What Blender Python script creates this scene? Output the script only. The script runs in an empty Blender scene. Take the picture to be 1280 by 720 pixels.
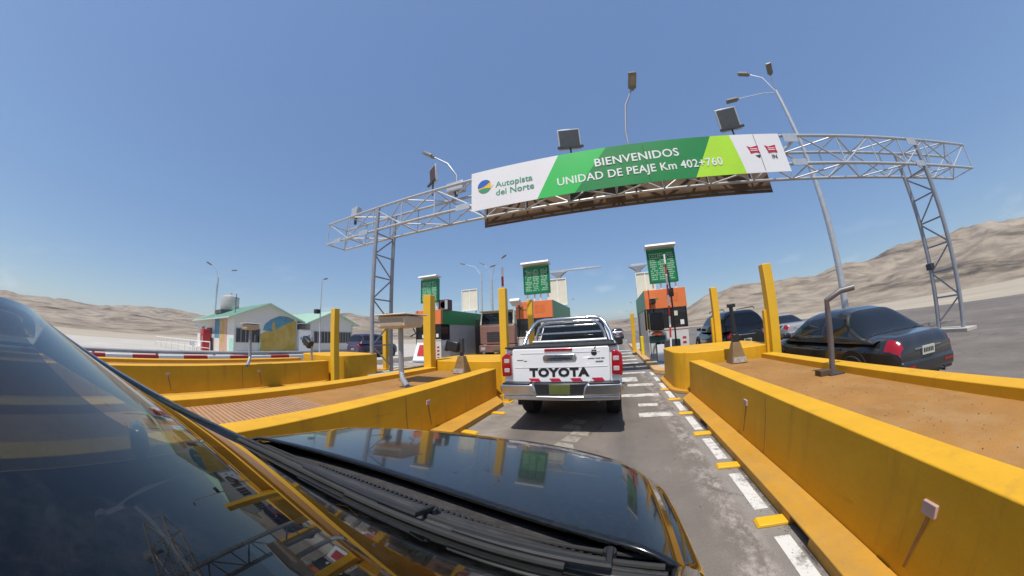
import bpy, bmesh, math, random
from math import radians as rad, sin, cos, pi, tan, atan2, hypot
from mathutils import Vector, Matrix, noise
random.seed(7)
sc = bpy.context.scene
col = sc.collection

# ------------------------------------------------------------------ camera
CAM_Z = 1.55
YAW, PITCH, ROLL = -0.34776, 0.16448, -0.04208
fwd = Vector((sin(YAW)*cos(PITCH), cos(YAW)*cos(PITCH), sin(PITCH)))
rgt = Vector((cos(YAW), -sin(YAW), 0)); upv = rgt.cross(fwd)
r2 = rgt*cos(ROLL) + upv*sin(ROLL); u2 = upv*cos(ROLL) - rgt*sin(ROLL)
cd = bpy.data.cameras.new('camera'); cam = bpy.data.objects.new('camera', cd); col.objects.link(cam)
cam.matrix_world = Matrix(((r2.x, u2.x, -fwd.x, 0), (r2.y, u2.y, -fwd.y, 0), (r2.z, u2.z, -fwd.z, CAM_Z), (0, 0, 0, 1)))
cd.type = 'PANO'; cd.panorama_type = 'FISHEYE_LENS_POLYNOMIAL'      # an action camera's wide lens
cd.sensor_width = 36; cd.sensor_fit = 'HORIZONTAL'; cd.sensor_height = 20.25
cd.fisheye_fov = rad(230)
cd.fisheye_polynomial_k0 = 0
cd.fisheye_polynomial_k1, cd.fisheye_polynomial_k2, cd.fisheye_polynomial_k3, cd.fisheye_polynomial_k4 = \
    -1.02132524e-01, 3.12488652e-04, 6.86863367e-05, -1.63324083e-06
cd.clip_start = 0.02; cd.clip_end = 6000
sc.camera = cam

# ------------------------------------------------------------------ light
SUN_EL, SUN_AZ = rad(65), rad(182)          # azimuth clockwise from +Y (the lane)
sv = Vector((sin(SUN_AZ)*cos(SUN_EL), cos(SUN_AZ)*cos(SUN_EL), sin(SUN_EL)))
world = bpy.data.worlds.new('World'); sc.world = world; world.use_nodes = True
wn = world.node_tree; wn.nodes.clear()
sky = wn.nodes.new('ShaderNodeTexSky'); sky.sky_type = 'NISHITA'; sky.sun_disc = False
sky.sun_elevation = SUN_EL; sky.sun_rotation = SUN_AZ
sky.altitude = 50; sky.air_density = 1.0; sky.dust_density = .35; sky.ozone_density = 4.0
bg = wn.nodes.new('ShaderNodeBackground'); bg.inputs['Strength'].default_value = 0.125
wo = wn.nodes.new('ShaderNodeOutputWorld')
wn.links.new(bg.outputs[0], wo.inputs[0])
# a few thin low clouds mixed into the sky
tc = wn.nodes.new('ShaderNodeTexCoord'); mp = wn.nodes.new('ShaderNodeMapping'); mp.inputs['Scale'].default_value = (3, 3, 9)
nz = wn.nodes.new('ShaderNodeTexNoise'); nz.inputs['Scale'].default_value = 2.2; nz.inputs['Detail'].default_value = 6
rmp = wn.nodes.new('ShaderNodeValToRGB'); rmp.color_ramp.elements[0].position = .60; rmp.color_ramp.elements[1].position = .82
sep = wn.nodes.new('ShaderNodeSeparateXYZ')
band = wn.nodes.new('ShaderNodeMapRange'); band.inputs[1].default_value = .03; band.inputs[2].default_value = .24
band.inputs[3].default_value = 1; band.inputs[4].default_value = 0
mul = wn.nodes.new('ShaderNodeMath'); mul.operation = 'MULTIPLY'; mul2 = wn.nodes.new('ShaderNodeMath'); mul2.operation = 'MULTIPLY'; mul2.inputs[1].default_value = .55
mix = wn.nodes.new('ShaderNodeMixRGB'); mix.inputs[2].default_value = (5.8, 6.0, 6.3, 1)
L = wn.links.new
L(tc.outputs['Generated'], mp.inputs[0]); L(mp.outputs[0], nz.inputs[0]); L(nz.outputs[0], rmp.inputs[0])
L(tc.outputs['Generated'], sep.inputs[0]); L(sep.outputs[2], band.inputs[0])
L(rmp.outputs[0], mul.inputs[0]); L(band.outputs[0], mul.inputs[1]); L(mul.outputs[0], mul2.inputs[0])
hs = wn.nodes.new('ShaderNodeSeparateColor'); hs.mode = 'HSV'; hc = wn.nodes.new('ShaderNodeCombineColor'); hc.mode = 'HSV'
pw = wn.nodes.new('ShaderNodeMath'); pw.operation = 'POWER'; pw.inputs[1].default_value = .43
pk_ = wn.nodes.new('ShaderNodeMath'); pk_.operation = 'MULTIPLY'; pk_.inputs[1].default_value = 1.98
L(sky.outputs[0], hs.inputs[0]); L(hs.outputs[0], hc.inputs[0]); L(hs.outputs[1], hc.inputs[1]); L(hs.outputs[2], pw.inputs[0]); L(pw.outputs[0], pk_.inputs[0]); L(pk_.outputs[0], hc.inputs[2])   # even, hazy brightness from zenith to horizon
L(mul2.outputs[0], mix.inputs[0]); L(hc.outputs[0], mix.inputs[1]); L(mix.outputs[0], bg.inputs[0])
sd = bpy.data.lights.new('sun', 'SUN'); sd.energy = 3.5; sd.angle = rad(.5); sd.color = (1, .955, .88)
so = bpy.data.objects.new('sun', sd); col.objects.link(so)
so.rotation_euler = sv.to_track_quat('Z', 'Y').to_euler()
vs = sc.view_settings; vs.view_transform = 'Standard'; vs.look = 'None'; vs.gamma = 1; vs.use_curve_mapping = False
vs.exposure = 0.38
sc.cycles.max_bounces = 8; sc.cycles.use_denoising = True

# ------------------------------------------------------------------ materials
MATS = {}
def mat(name, c, rough=.6, metal=0., var=.12, scale=2.5, bump=0., bscale=40., coat=0., dirt=None, dirt_amt=.5, dscale=1.2, stretch=None, spec=.5, trans=0.):
    """Procedural Principled: base colour broken up by two noises, optional dirt colour and bump."""
    if name in MATS: return MATS[name]
    m = bpy.data.materials.new(name); m.use_nodes = True; nt = m.node_tree; N = nt.nodes.new; K = nt.links.new
    b = nt.nodes['Principled BSDF']
    b.inputs['Roughness'].default_value = rough; b.inputs['Metallic'].default_value = metal
    b.inputs['Specular IOR Level'].default_value = spec
    b.inputs['Coat Weight'].default_value = coat; b.inputs['Coat Roughness'].default_value = .03
    b.inputs['Transmission Weight'].default_value = trans
    t = N('ShaderNodeTexCoord'); src = t.outputs['Object']
    if stretch:
        q = N('ShaderNodeMapping'); q.inputs['Scale'].default_value = stretch; K(src, q.inputs[0]); src2 = q.outputs[0]
    else: src2 = src
    n = N('ShaderNodeTexNoise'); n.inputs['Scale'].default_value = scale; n.inputs['Detail'].default_value = 8; n.inputs['Roughness'].default_value = .65
    K(src2, n.inputs[0])
    r = N('ShaderNodeValToRGB'); e = r.color_ramp.elements
    e[0].position = .32; e[1].position = .68
    e[0].color = (*[x*(1-var) for x in c], 1); e[1].color = (*[min(1, x*(1+var)) for x in c], 1)
    K(n.outputs[0], r.inputs[0]); out = r.outputs[0]
    if dirt:
        d = N('ShaderNodeTexNoise'); d.inputs['Scale'].default_value = dscale; d.inputs['Detail'].default_value = 10; d.inputs['Roughness'].default_value = .7
        K(src2, d.inputs[0])
        dr = N('ShaderNodeValToRGB'); dr.color_ramp.elements[0].position = .48; dr.color_ramp.elements[1].position = .72
        dm = N('ShaderNodeMath'); dm.operation = 'MULTIPLY'; dm.inputs[1].default_value = dirt_amt
        mx = N('ShaderNodeMixRGB'); mx.inputs[2].default_value = (*dirt, 1)
        K(d.outputs[0], dr.inputs[0]); K(dr.outputs[0], dm.inputs[0]); K(dm.outputs[0], mx.inputs[0]); K(out, mx.inputs[1]); out = mx.outputs[0]
    K(out, b.inputs['Base Color'])
    if bump:
        bn = N('ShaderNodeTexNoise'); bn.inputs['Scale'].default_value = bscale; bn.inputs['Detail'].default_value = 6
        K(src, bn.inputs[0]); bp = N('ShaderNodeBump'); bp.inputs['Strength'].default_value = bump; bp.inputs['Distance'].default_value = .02
        K(bn.outputs[0], bp.inputs['Height']); K(bp.outputs[0], b.inputs['Normal'])
    MATS[name] = m
    return m

def wall_material():
    m = bpy.data.materials.new('yellow_paint'); m.use_nodes = True; nt = m.node_tree; N = nt.nodes.new; K = nt.links.new
    b = nt.nodes['Principled BSDF']; b.inputs['Roughness'].default_value = .58; b.inputs['Specular IOR Level'].default_value = .35
    t = N('ShaderNodeTexCoord')
    def ns(sc_, st, d=8, rg=.65):
        q = N('ShaderNodeMapping'); q.inputs['Scale'].default_value = st; K(t.outputs['Object'], q.inputs[0])
        n = N('ShaderNodeTexNoise'); n.inputs['Scale'].default_value = sc_; n.inputs['Detail'].default_value = d; n.inputs['Roughness'].default_value = rg; K(q.outputs[0], n.inputs[0]); return n.outputs[0]
    def ramp(x, p0, c0, p1, c1):
        r = N('ShaderNodeValToRGB'); e = r.color_ramp.elements; e[0].position = p0; e[0].color = (*c0, 1); e[1].position = p1; e[1].color = (*c1, 1); K(x, r.inputs[0]); return r.outputs[0]
    def mx(f, a, c, amt=1.):
        g = N('ShaderNodeMath'); g.operation = 'MULTIPLY'; g.inputs[1].default_value = amt; K(f, g.inputs[0])
        x = N('ShaderNodeMixRGB'); K(g.outputs[0], x.inputs[0]); K(a, x.inputs[1]); x.inputs[2].default_value = (*c, 1); return x.outputs[0]
    base = ramp(ns(1.5, (1, 1, 1.6)), .3, (.64, .325, .010), .7, (.74, .395, .014))
    base = mx(ramp(ns(3.2, (1, 1.6, .16), 6), .55, (0,0,0), .75, (1,1,1)), base, (.40, .20, .03), .55)       # rain drips
    base = mx(ramp(ns(2.1, (1, .22, 2.2), 10, .75), .62, (0,0,0), .72, (1,1,1)), base, (.19, .11, .035), .48) # scuffs along the traffic
    base = mx(ramp(ns(7, (1, 1, 1), 12, .8), .66, (0,0,0), .69, (1,1,1)), base, (.46, .38, .27), .8)        # chips
    base = mx(ramp(ns(55, (1, 1, 1), 3), .62, (0,0,0), .75, (1,1,1)), base, (.40, .22, .03), .3)
    K(base, b.inputs['Base Color'])
    bp = N('ShaderNodeBump'); bp.inputs['Strength'].default_value = .22; bp.inputs['Distance'].default_value = .02; K(ns(14, (1,1,1), 9), bp.inputs['Height']); K(bp.outputs[0], b.inputs['Normal'])
    return m
yellow = wall_material()
yellow_post = mat('yellow_post_paint', (.74, .43, .02), .42, var=.06, scale=3, dirt=(.5, .3, .05), dirt_amt=.3)
kerbpaint = mat('kerb_paint', (.52, .265, .03), .65, var=.1, scale=3, bump=.15, bscale=30, dirt=(.33, .22, .10), dirt_amt=.55, dscale=2.5)
peach = mat('worn_kerb_paint', (.60, .36, .14), .7, var=.15, scale=4, dirt=(.4, .33, .27), dirt_amt=.6, dscale=3)
deckm = mat('sandy_deck', (.35, .165, .035), .8, var=.14, scale=1.4, bump=.35, bscale=60, dirt=(.40, .26, .12), dirt_amt=.6, dscale=2)
gratm = mat('grating_metal', (.42, .25, .15), .6, var=.15, scale=6)
darkm = mat('dark_void', (.02, .018, .016), .9, var=.2)
white = mat('white_paint', (.80, .80, .79), .45, var=.04, dirt=(.6, .58, .54), dirt_amt=.3)
offwhite = mat('off_white_plaster', (.66, .64, .60), .85, var=.06, scale=1.2, bump=.1, dirt=(.5, .46, .4), dirt_amt=.4)
steel = mat('grey_steel', (.33, .34, .36), .45, metal=.35, var=.12, dirt=(.25, .24, .23), dirt_amt=.4, dscale=4)
galv = mat('galvanised_steel', (.55, .56, .57), .42, metal=.45, var=.1, scale=6, dirt=(.36, .35, .33), dirt_amt=.4, dscale=5)
darksteel = mat('dark_steel', (.06, .062, .07), .45, metal=.2, var=.2)
blackp = mat('black_plastic', (.018, .018, .02), .42, var=.25, scale=12)
blackr = mat('black_rubber', (.022, .022, .022), .8, var=.2, scale=8)
bchrome = mat('brushed_bumper', (.68, .68, .67), .27, metal=1, var=.1, scale=4, dirt=(.3, .29, .27), dirt_amt=.4)
chrome = mat('chrome', (.70, .70, .70), .14, metal=1, var=.03)
rimm = mat('alloy_rim', (.45, .46, .47), .3, metal=.8, var=.05)
glassd = mat('dark_glass', (.012, .014, .016), .04, var=.1, spec=.6)
tglass = mat('truck_window_glass', (.01, .011, .012), .06, var=.1, spec=.4)
orange = mat('orange_panel', (.78, .20, .055), .4, var=.05, dirt=(.5, .2, .1), dirt_amt=.25)
green = mat('green_panel', (.03, .27, .075), .4, var=.06, dirt=(.08, .2, .1), dirt_amt=.3)
signgreen = mat('sign_green', (.004, .23, .075), .35, var=.05)
lightgreen = mat('banner_bright_green', (.03, .50, .09), .5, var=.05, scale=1.2)
bdark = mat('banner_dark_green', (.008, .225, .05), .5, var=.06, scale=1.2)
lime = mat('banner_lime', (.42, .74, .03), .5, var=.05, scale=1.2)
bwhite = mat('banner_white', (.78, .77, .78), .5, var=.03, scale=1.2, dirt=(.6, .6, .6), dirt_amt=.25)
textgreen = mat('lettering_green', (.05, .29, .16), .5, var=.05)
bluem = mat('logo_blue', (.02, .12, .5), .5, var=.05)
logoy = mat('logo_yellow', (.85, .50, .03), .5, var=.05)
redm = mat('red_vinyl', (.50, .015, .05), .45, var=.06)
redp = mat('red_paint', (.48, .03, .035), .5, var=.1, dirt=(.3, .1, .1), dirt_amt=.3)
redlens = mat('red_lens', (.34, .004, .012), .12, var=.1, coat=.6)
clearlens = mat('clear_lens', (.46, .43, .43), .12, var=.05, coat=.6)
alu = mat('aluminium_panel', (.50, .52, .54), .4, metal=.3, var=.05)
brownback = mat('banner_back_canvas', (.16, .10, .062), .8, var=.3, scale=1.5, dirt=(.07, .05, .03), dirt_amt=.6)
solar = mat('floodlight_glass', (.085, .09, .09), .25, var=.15, scale=5)
beige = mat('beige_plastic', (.55, .47, .36), .5, var=.08, dirt=(.4, .33, .24), dirt_amt=.4)
roofgreen = mat('mint_roof_sheet', (.42, .60, .47), .5, var=.06, scale=1.5)
teal = mat('mural_teal', (.10, .26, .36), .8, var=.2)
ochre = mat('mural_ochre', (.50, .34, .07), .8, var=.25, scale=1.2, dirt=(.25, .3, .25), dirt_amt=.5)
mint = mat('mural_mint', (.35, .62, .52), .8, var=.15)
salmon = mat('mural_salmon', (.55, .33, .22), .8, var=.2)
truckwhite = mat('white_car_paint', (.82, .82, .83), .22, var=.02, coat=.7, dirt=(.70, .68, .65), dirt_amt=.25, dscale=2)
carblack = mat('black_car_paint', (.006, .0065, .0065), .15, var=.3, scale=3, coat=.7, dirt=(.055, .052, .047), dirt_amt=.30, dscale=60)
cargrey = mat('charcoal_car_paint', (.022, .022, .024), .22, var=.15, coat=.8, dirt=(.05, .045, .04), dirt_amt=.4)
carnavy = mat('navy_car_paint', (.016, .018, .034), .22, var=.15, coat=.8, dirt=(.05, .045, .04), dirt_amt=.4)
carpurple = mat('purple_car_paint', (.06, .04, .075), .3, var=.1, coat=.6)
lorrym = mat('lorry_paint', (.27, .14, .11), .45, var=.12, coat=.3)
plateym = mat('plate_yellow_green', (.105, .118, .03), .5, var=.2)
yreflect = mat('road_stud_yellow', (.80, .45, .02), .4, var=.08, dirt=(.4, .28, .12), dirt_amt=.4, dscale=6)
stainm = mat('rust_stain', (.34, .17, .05), .8, var=.3)
outletm = mat('drain_outlet', (.50, .34, .30), .7, var=.2)
apron = mat('yard_concrete', (.46, .42, .36), .9, var=.1, scale=.3)
cream = mat('cream_sign_back', (.72, .66, .52), .6, var=.06)

def road_material():
    m = bpy.data.materials.new('asphalt'); m.use_nodes = True; nt = m.node_tree; N = nt.nodes.new; K = nt.links.new
    b = nt.nodes['Principled BSDF']; b.inputs['Roughness'].default_value = .85; b.inputs['Specular IOR Level'].default_value = .25
    t = N('ShaderNodeTexCoord')
    def ns(s, d=8, st=None, rgh=.65):
        n = N('ShaderNodeTexNoise'); n.inputs['Scale'].default_value = s; n.inputs['Detail'].default_value = d; n.inputs['Roughness'].default_value = rgh
        if st:
            q = N('ShaderNodeMapping'); q.inputs['Scale'].default_value = st; K(t.outputs['Object'], q.inputs[0]); K(q.outputs[0], n.inputs[0])
        else: K(t.outputs['Object'], n.inputs[0])
        return n.outputs[0]
    def ramp(x, p0, c0, p1, c1):
        r = N('ShaderNodeValToRGB'); e = r.color_ramp.elements; e[0].position = p0; e[0].color = (*c0, 1); e[1].position = p1; e[1].color = (*c1, 1)
        K(x, r.inputs[0]); return r.outputs[0]
    def mixc(f, a, c, typ='MIX'):
        x = N('ShaderNodeMixRGB'); x.blend_type = typ; K(f, x.inputs[0]) if not isinstance(f, float) else setattr(x.inputs[0], 'default_value', f)
        K(a, x.inputs[1])
        if isinstance(c, tuple): x.inputs[2].default_value = (*c, 1)
        else: K(c, x.inputs[2])
        return x.outputs[0]
    base = ramp(ns(.9), .3, (.150, .129, .111), .7, (.245, .208, .176))
    big = ramp(ns(.35, 6, (1, .25, 1)), .42, (0, 0, 0), .62, (.75, .75, .75))          # long wear streaks along the lane
    base = mixc(big, base, (.132, .114, .099))
    pale = ramp(ns(1.7, 10, (1.4, .6, 1), .75), .60, (0, 0, 0), .74, (.55, .55, .55))    # scuffed pale patches
    base = mixc(pale, base, (.36, .33, .31))
    oil = ramp(ns(2.6, 4), .64, (0, 0, 0), .74, (.7, .7, .7))
    base = mixc(oil, base, (.07, .065, .06))
    sx = N('ShaderNodeSeparateXYZ'); K(t.outputs['Object'], sx.inputs[0])
    def band(x0, x1, x2, x3):
        a = N('ShaderNodeMapRange'); a.inputs[1].default_value = x0; a.inputs[2].default_value = x1; K(sx.outputs[0], a.inputs[0])
        c = N('ShaderNodeMapRange'); c.inputs[1].default_value = x3; c.inputs[2].default_value = x2; K(sx.outputs[0], c.inputs[0])
        g = N('ShaderNodeMath'); g.operation = 'MULTIPLY'; K(a.outputs[0], g.inputs[0]); K(c.outputs[0], g.inputs[1]); return g.outputs[0]
    def times(a, c, k=1.):
        g = N('ShaderNodeMath'); g.operation = 'MULTIPLY'; K(a, g.inputs[0]); K(c, g.inputs[1]); h = N('ShaderNodeMath'); h.operation = 'MULTIPLY'; h.inputs[1].default_value = k; K(g.outputs[0], h.inputs[0]); return h.outputs[0]
    gutter = band(.98, 1.06, 1.3, 1.34); base = mixc(times(gutter, ramp(ns(2.2, 8), .35, (.5, .5, .5), .6, (1, 1, 1)), .8), base, (.29, .262, .235))
    gutter2 = band(-2.5, -2.4, -1.75, -1.35); base = mixc(times(gutter2, ramp(ns(2.2, 8), .35, (.35, .35, .35), .6, (1, 1, 1)), .8), base, (.33, .29, .245))
    dust = band(.70, .86, .98, 1.08); base = mixc(times(dust, ramp(ns(4.5, 12, (1.2, .8, 1), .8), .47, (0, 0, 0), .60, (1, 1, 1)), .85), base, (.42, .37, .33))
    for c0 in (-1.45, .12):
        tr = band(c0-.28, c0-.08, c0+.08, c0+.28); base = mixc(times(tr, ramp(ns(1.6, 7, (1, .3, 1)), .35, (.15, .15, .15), .65, (1, 1, 1)), .5), base, (.085, .078, .072))
    vo = N('ShaderNodeTexVoronoi'); vo.feature = 'DISTANCE_TO_EDGE'; vo.inputs['Scale'].default_value = .55
    dn = N('ShaderNodeTexNoise'); dn.inputs['Scale'].default_value = 1.6; dn.inputs['Detail'].default_value = 9; K(t.outputs['Object'], dn.inputs[0])
    av = N('ShaderNodeMixRGB'); av.blend_type = 'ADD'; av.inputs[0].default_value = .9; K(t.outputs['Object'], av.inputs[1]); K(dn.outputs['Color'], av.inputs[2]); K(av.outputs[0], vo.inputs[0])
    crack = ramp(vo.outputs['Distance'], .002, (1, 1, 1), .007, (0, 0, 0)); base = mixc(times(crack, ramp(ns(.8, 4), .45, (0, 0, 0), .55, (1, 1, 1)), .75), base, (.04, .036, .032))
    spot = ramp(ns(16, 3, None, .5), .70, (0, 0, 0), .73, (.7, .7, .7)); base = mixc(spot, base, (.05, .045, .04))
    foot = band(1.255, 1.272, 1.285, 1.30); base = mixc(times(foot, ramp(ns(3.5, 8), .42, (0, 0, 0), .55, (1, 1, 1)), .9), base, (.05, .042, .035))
    fine = ramp(ns(70, 3), .3, (.72, .72, .72), .7, (1.2, 1.2, 1.2))
    base = mixc(.55, base, fine, 'MULTIPLY')
    K(base, b.inputs['Base Color'])
    bp = N('ShaderNodeBump'); bp.inputs['Strength'].default_value = .35; bp.inputs['Distance'].default_value = .01
    K(ns(90, 4), bp.inputs['Height']); K(bp.outputs[0], b.inputs['Normal'])
    return m
roadm = road_material()
def worn_paint(name, c, thresh=.5, scale=6.):
    """road paint with worn-through patches"""
    m = bpy.data.materials.new(name); m.use_nodes = True; nt = m.node_tree; N = nt.nodes.new; K = nt.links.new
    b = nt.nodes['Principled BSDF']; b.inputs['Roughness'].default_value = .75
    t = N('ShaderNodeTexCoord'); n = N('ShaderNodeTexNoise'); n.inputs['Scale'].default_value = scale; n.inputs['Detail'].default_value = 10; n.inputs['Roughness'].default_value = .75
    K(t.outputs['Object'], n.inputs[0])
    r = N('ShaderNodeValToRGB'); e = r.color_ramp.elements; e[0].position = thresh; e[0].color = (*c, 1); e[1].position = thresh+.13; e[1].color = (.22, .20, .18, 1)
    K(n.outputs[0], r.inputs[0]); K(r.outputs[0], b.inputs['Base Color'])
    return m
wpaint = worn_paint('worn_white_road_paint', (.66, .63, .58), .51)
wpaint3 = worn_paint('worn_crossbar_paint', (.60, .57, .52), .49, 5.)
wpaint2 = worn_paint('faded_white_road_paint', (.50, .47, .43), .50, 4.)
ypaint = worn_paint('worn_yellow_smear', (.34, .31, .24), .44, 7.)
sandm = mat('desert_sand', (.40, .335, .25), .95, var=.12, scale=.05, bump=.2, bscale=3, dirt=(.34, .28, .21), dirt_amt=.6, dscale=.02)
def hill_material():
    m = bpy.data.materials.new('hill_sand'); m.use_nodes = True; nt = m.node_tree; N = nt.nodes.new; K = nt.links.new
    b = nt.nodes['Principled BSDF']; b.inputs['Roughness'].default_value = .95; b.inputs['Specular IOR Level'].default_value = .1
    t = N('ShaderNodeTexCoord'); q = N('ShaderNodeMapping'); q.inputs['Scale'].default_value = (.011, .011, .06); K(t.outputs['Object'], q.inputs[0])
    n = N('ShaderNodeTexNoise'); n.inputs['Scale'].default_value = 1.6; n.inputs['Detail'].default_value = 12; n.inputs['Roughness'].default_value = .72; n.inputs['Distortion'].default_value = .6
    K(q.outputs[0], n.inputs[0])
    r = N('ShaderNodeValToRGB'); e = r.color_ramp.elements
    e[0].position = .36; e[0].color = (.12, .097, .075, 1); e[1].position = .62; e[1].color = (.41, .34, .258, 1)
    x = r.color_ramp.elements.new(.46); x.color = (.33, .265, .195, 1)
    K(n.outputs[0], r.inputs[0])
    n2 = N('ShaderNodeTexNoise'); n2.inputs['Scale'].default_value = .09; n2.inputs['Detail'].default_value = 8; K(t.outputs['Object'], n2.inputs[0])
    r2_ = N('ShaderNodeValToRGB'); r2_.color_ramp.elements[0].position = .35; r2_.color_ramp.elements[0].color = (.52, .52, .54, 1); r2_.color_ramp.elements[1].position = .6
    K(n2.outputs[0], r2_.inputs[0])
    mx = N('ShaderNodeMixRGB'); mx.blend_type = 'MULTIPLY'; mx.inputs[0].default_value = .8; K(r.outputs[0], mx.inputs[1]); K(r2_.outputs[0], mx.inputs[2])
    K(mx.outputs[0], b.inputs['Base Color'])
    bp = N('ShaderNodeBump'); bp.inputs['Strength'].default_value = .9; bp.inputs['Distance'].default_value = 4; n3 = N('ShaderNodeTexNoise'); n3.inputs['Scale'].default_value = .035; n3.inputs['Detail'].default_value = 12; n3.inputs['Roughness'].default_value = .7
    K(t.outputs['Object'], n3.inputs[0]); K(n3.outputs[0], bp.inputs['Height']); K(bp.outputs[0], b.inputs['Normal'])
    return m
hillm = hill_material()

# ------------------------------------------------------------------ mesh helpers
class MB:
    def __init__(s): s.v = []; s.f = []
    def add(s, vs, fs):
        o = len(s.v); s.v += [tuple(v) for v in vs]; s.f += [tuple(i+o for i in f) for f in fs]; return s
    def box(s, x0, x1, y0, y1, z0, z1):
        if x0 > x1: x0, x1 = x1, x0
        if y0 > y1: y0, y1 = y1, y0
        if z0 > z1: z0, z1 = z1, z0
        return s.add([(x0,y0,z0),(x1,y0,z0),(x1,y1,z0),(x0,y1,z0),(x0,y0,z1),(x1,y0,z1),(x1,y1,z1),(x0,y1,z1)],
                     [(0,3,2,1),(4,5,6,7),(0,1,5,4),(1,2,6,5),(2,3,7,6),(3,0,4,7)])
    def obox(s, c, size, M):
        M = M.to_3x3(); c = Vector(c); h = [x/2 for x in size]
        vs = [c + M @ Vector((sx*h[0], sy*h[1], sz*h[2])) for sz in (-1,1) for sx, sy in ((-1,-1),(1,-1),(1,1),(-1,1))]
        return s.add(vs, [(0,3,2,1),(4,5,6,7),(0,1,5,4),(1,2,6,5),(2,3,7,6),(3,0,4,7)])
    def bar(s, p, q, w, h=None):
        p, q = Vector(p), Vector(q); d = q-p
        M = d.to_track_quat('Y', 'Z').to_matrix()
        return s.obox((p+q)/2, (w, d.length, h or w), M)
    def tube(s, pts, r, n=10):
        pts = [Vector(p) for p in pts]; R = r if isinstance(r, (list, tuple)) else [r]*len(pts)
        vs = []; fs = []; prev = None
        for i, p in enumerate(pts):
            d = (pts[min(i+1, len(pts)-1)] - pts[max(i-1, 0)]).normalized()
            a = Vector((0,0,1)) if abs(d.z) < .9 else Vector((1,0,0))
            if prev is not None: a = prev
            u = (a - d*a.dot(d)).normalized(); w = d.cross(u); prev = u
            for k in range(n):
                t = 2*pi*k/n; vs.append(p + (u*cos(t) + w*sin(t))*R[i])
        for i in range(len(pts)-1):
            for k in range(n):
                k2 = (k+1) % n; fs.append((i*n+k, i*n+k2, (i+1)*n+k2, (i+1)*n+k))
        fs.append(tuple(range(n-1, -1, -1))); fs.append(tuple((len(pts)-1)*n+k for k in range(n)))
        return s.add(vs, fs)
    def prism(s, poly, a, b, axis='z'):
        """poly in the two other axes: z -> (x,y), y -> (x,z), x -> (y,z)"""
        n = len(poly)
        def P(u, v, t): return {'z': (u, v, t), 'y': (u, t, v), 'x': (t, u, v)}[axis]
        vs = [P(u, v, a) for u, v in poly] + [P(u, v, b) for u, v in poly]
        fs = [tuple(range(n-1, -1, -1)), tuple(range(n, 2*n))] + [(i, (i+1) % n, n+(i+1) % n, n+i) for i in range(n)]
        return s.add(vs, fs)
    def lathe(s, prof, c=(0,0,0), n=20, axis='z'):
        vs = []; fs = []; m = len(prof)
        for k in range(n):
            t = 2*pi*k/n
            for r, z in prof:
                if axis == 'z': vs.append((c[0]+r*cos(t), c[1]+r*sin(t), c[2]+z))
                elif axis == 'x': vs.append((c[0]+z, c[1]+r*cos(t), c[2]+r*sin(t)))
                else: vs.append((c[0]+r*cos(t), c[1]+z, c[2]+r*sin(t)))
        for k in range(n):
            k2 = (k+1) % n
            for i in range(m-1): fs.append((k*m+i, k2*m+i, k2*m+i+1, k*m+i+1))
        fs.append(tuple(k*m for k in range(n-1, -1, -1))); fs.append(tuple(k*m+m-1 for k in range(n)))
        return s.add(vs, fs)
    def grid(s, fn, nu, nv):
        vs = [fn(i/nu, j/nv) for j in range(nv+1) for i in range(nu+1)]
        return s.add(vs, [(j*(nu+1)+i, j*(nu+1)+i+1, (j+1)*(nu+1)+i+1, (j+1)*(nu+1)+i) for j in range(nv) for i in range(nu)])
    def build(s, name, m, parent=None, bevel=0, solid=0, smooth=True, loc=None, seg=2, angle=40):
        me = bpy.data.meshes.new(name); me.from_pydata(s.v, [], s.f); me.update()
        bm = bmesh.new(); bm.from_mesh(me); bmesh.ops.recalc_face_normals(bm, faces=bm.faces); bm.to_mesh(me); bm.free()
        for p_ in me.polygons: p_.use_smooth = smooth
        if smooth: me.set_sharp_from_angle(angle=rad(38))
        me.materials.append(m)
        o = bpy.data.objects.new(name, me); col.objects.link(o)
        if parent: o.parent = parent
        if loc: o.location = loc
        if solid:
            k = o.modifiers.new('thickness', 'SOLIDIFY'); k.thickness = solid; k.offset = 1
        if bevel:
            k = o.modifiers.new('bevel', 'BEVEL'); k.width = bevel; k.segments = seg; k.limit_method = 'ANGLE'; k.angle_limit = rad(angle); k.harden_normals = False
        return o
def tag(o, label, cat, group=None, kind=None):
    o['label'] = label; o['category'] = cat
    if group: o['group'] = group
    if kind: o['kind'] = kind
    return o
def thing(name, label, cat, loc=(0,0,0), rz=0, group=None):
    o = bpy.data.objects.new(name, None); o.empty_display_size = .2; col.objects.link(o)
    o.location = loc; o.rotation_euler = (0, 0, rz)
    return tag(o, label, cat, group)
def struct(o): o['kind'] = 'structure'; return o
def copy_tree(o, parent=None):
    c = o.copy(); col.objects.link(c); c.parent = parent
    for ch in [x for x in bpy.data.objects if x.parent == o]: copy_tree(ch, c)
    return c
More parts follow.
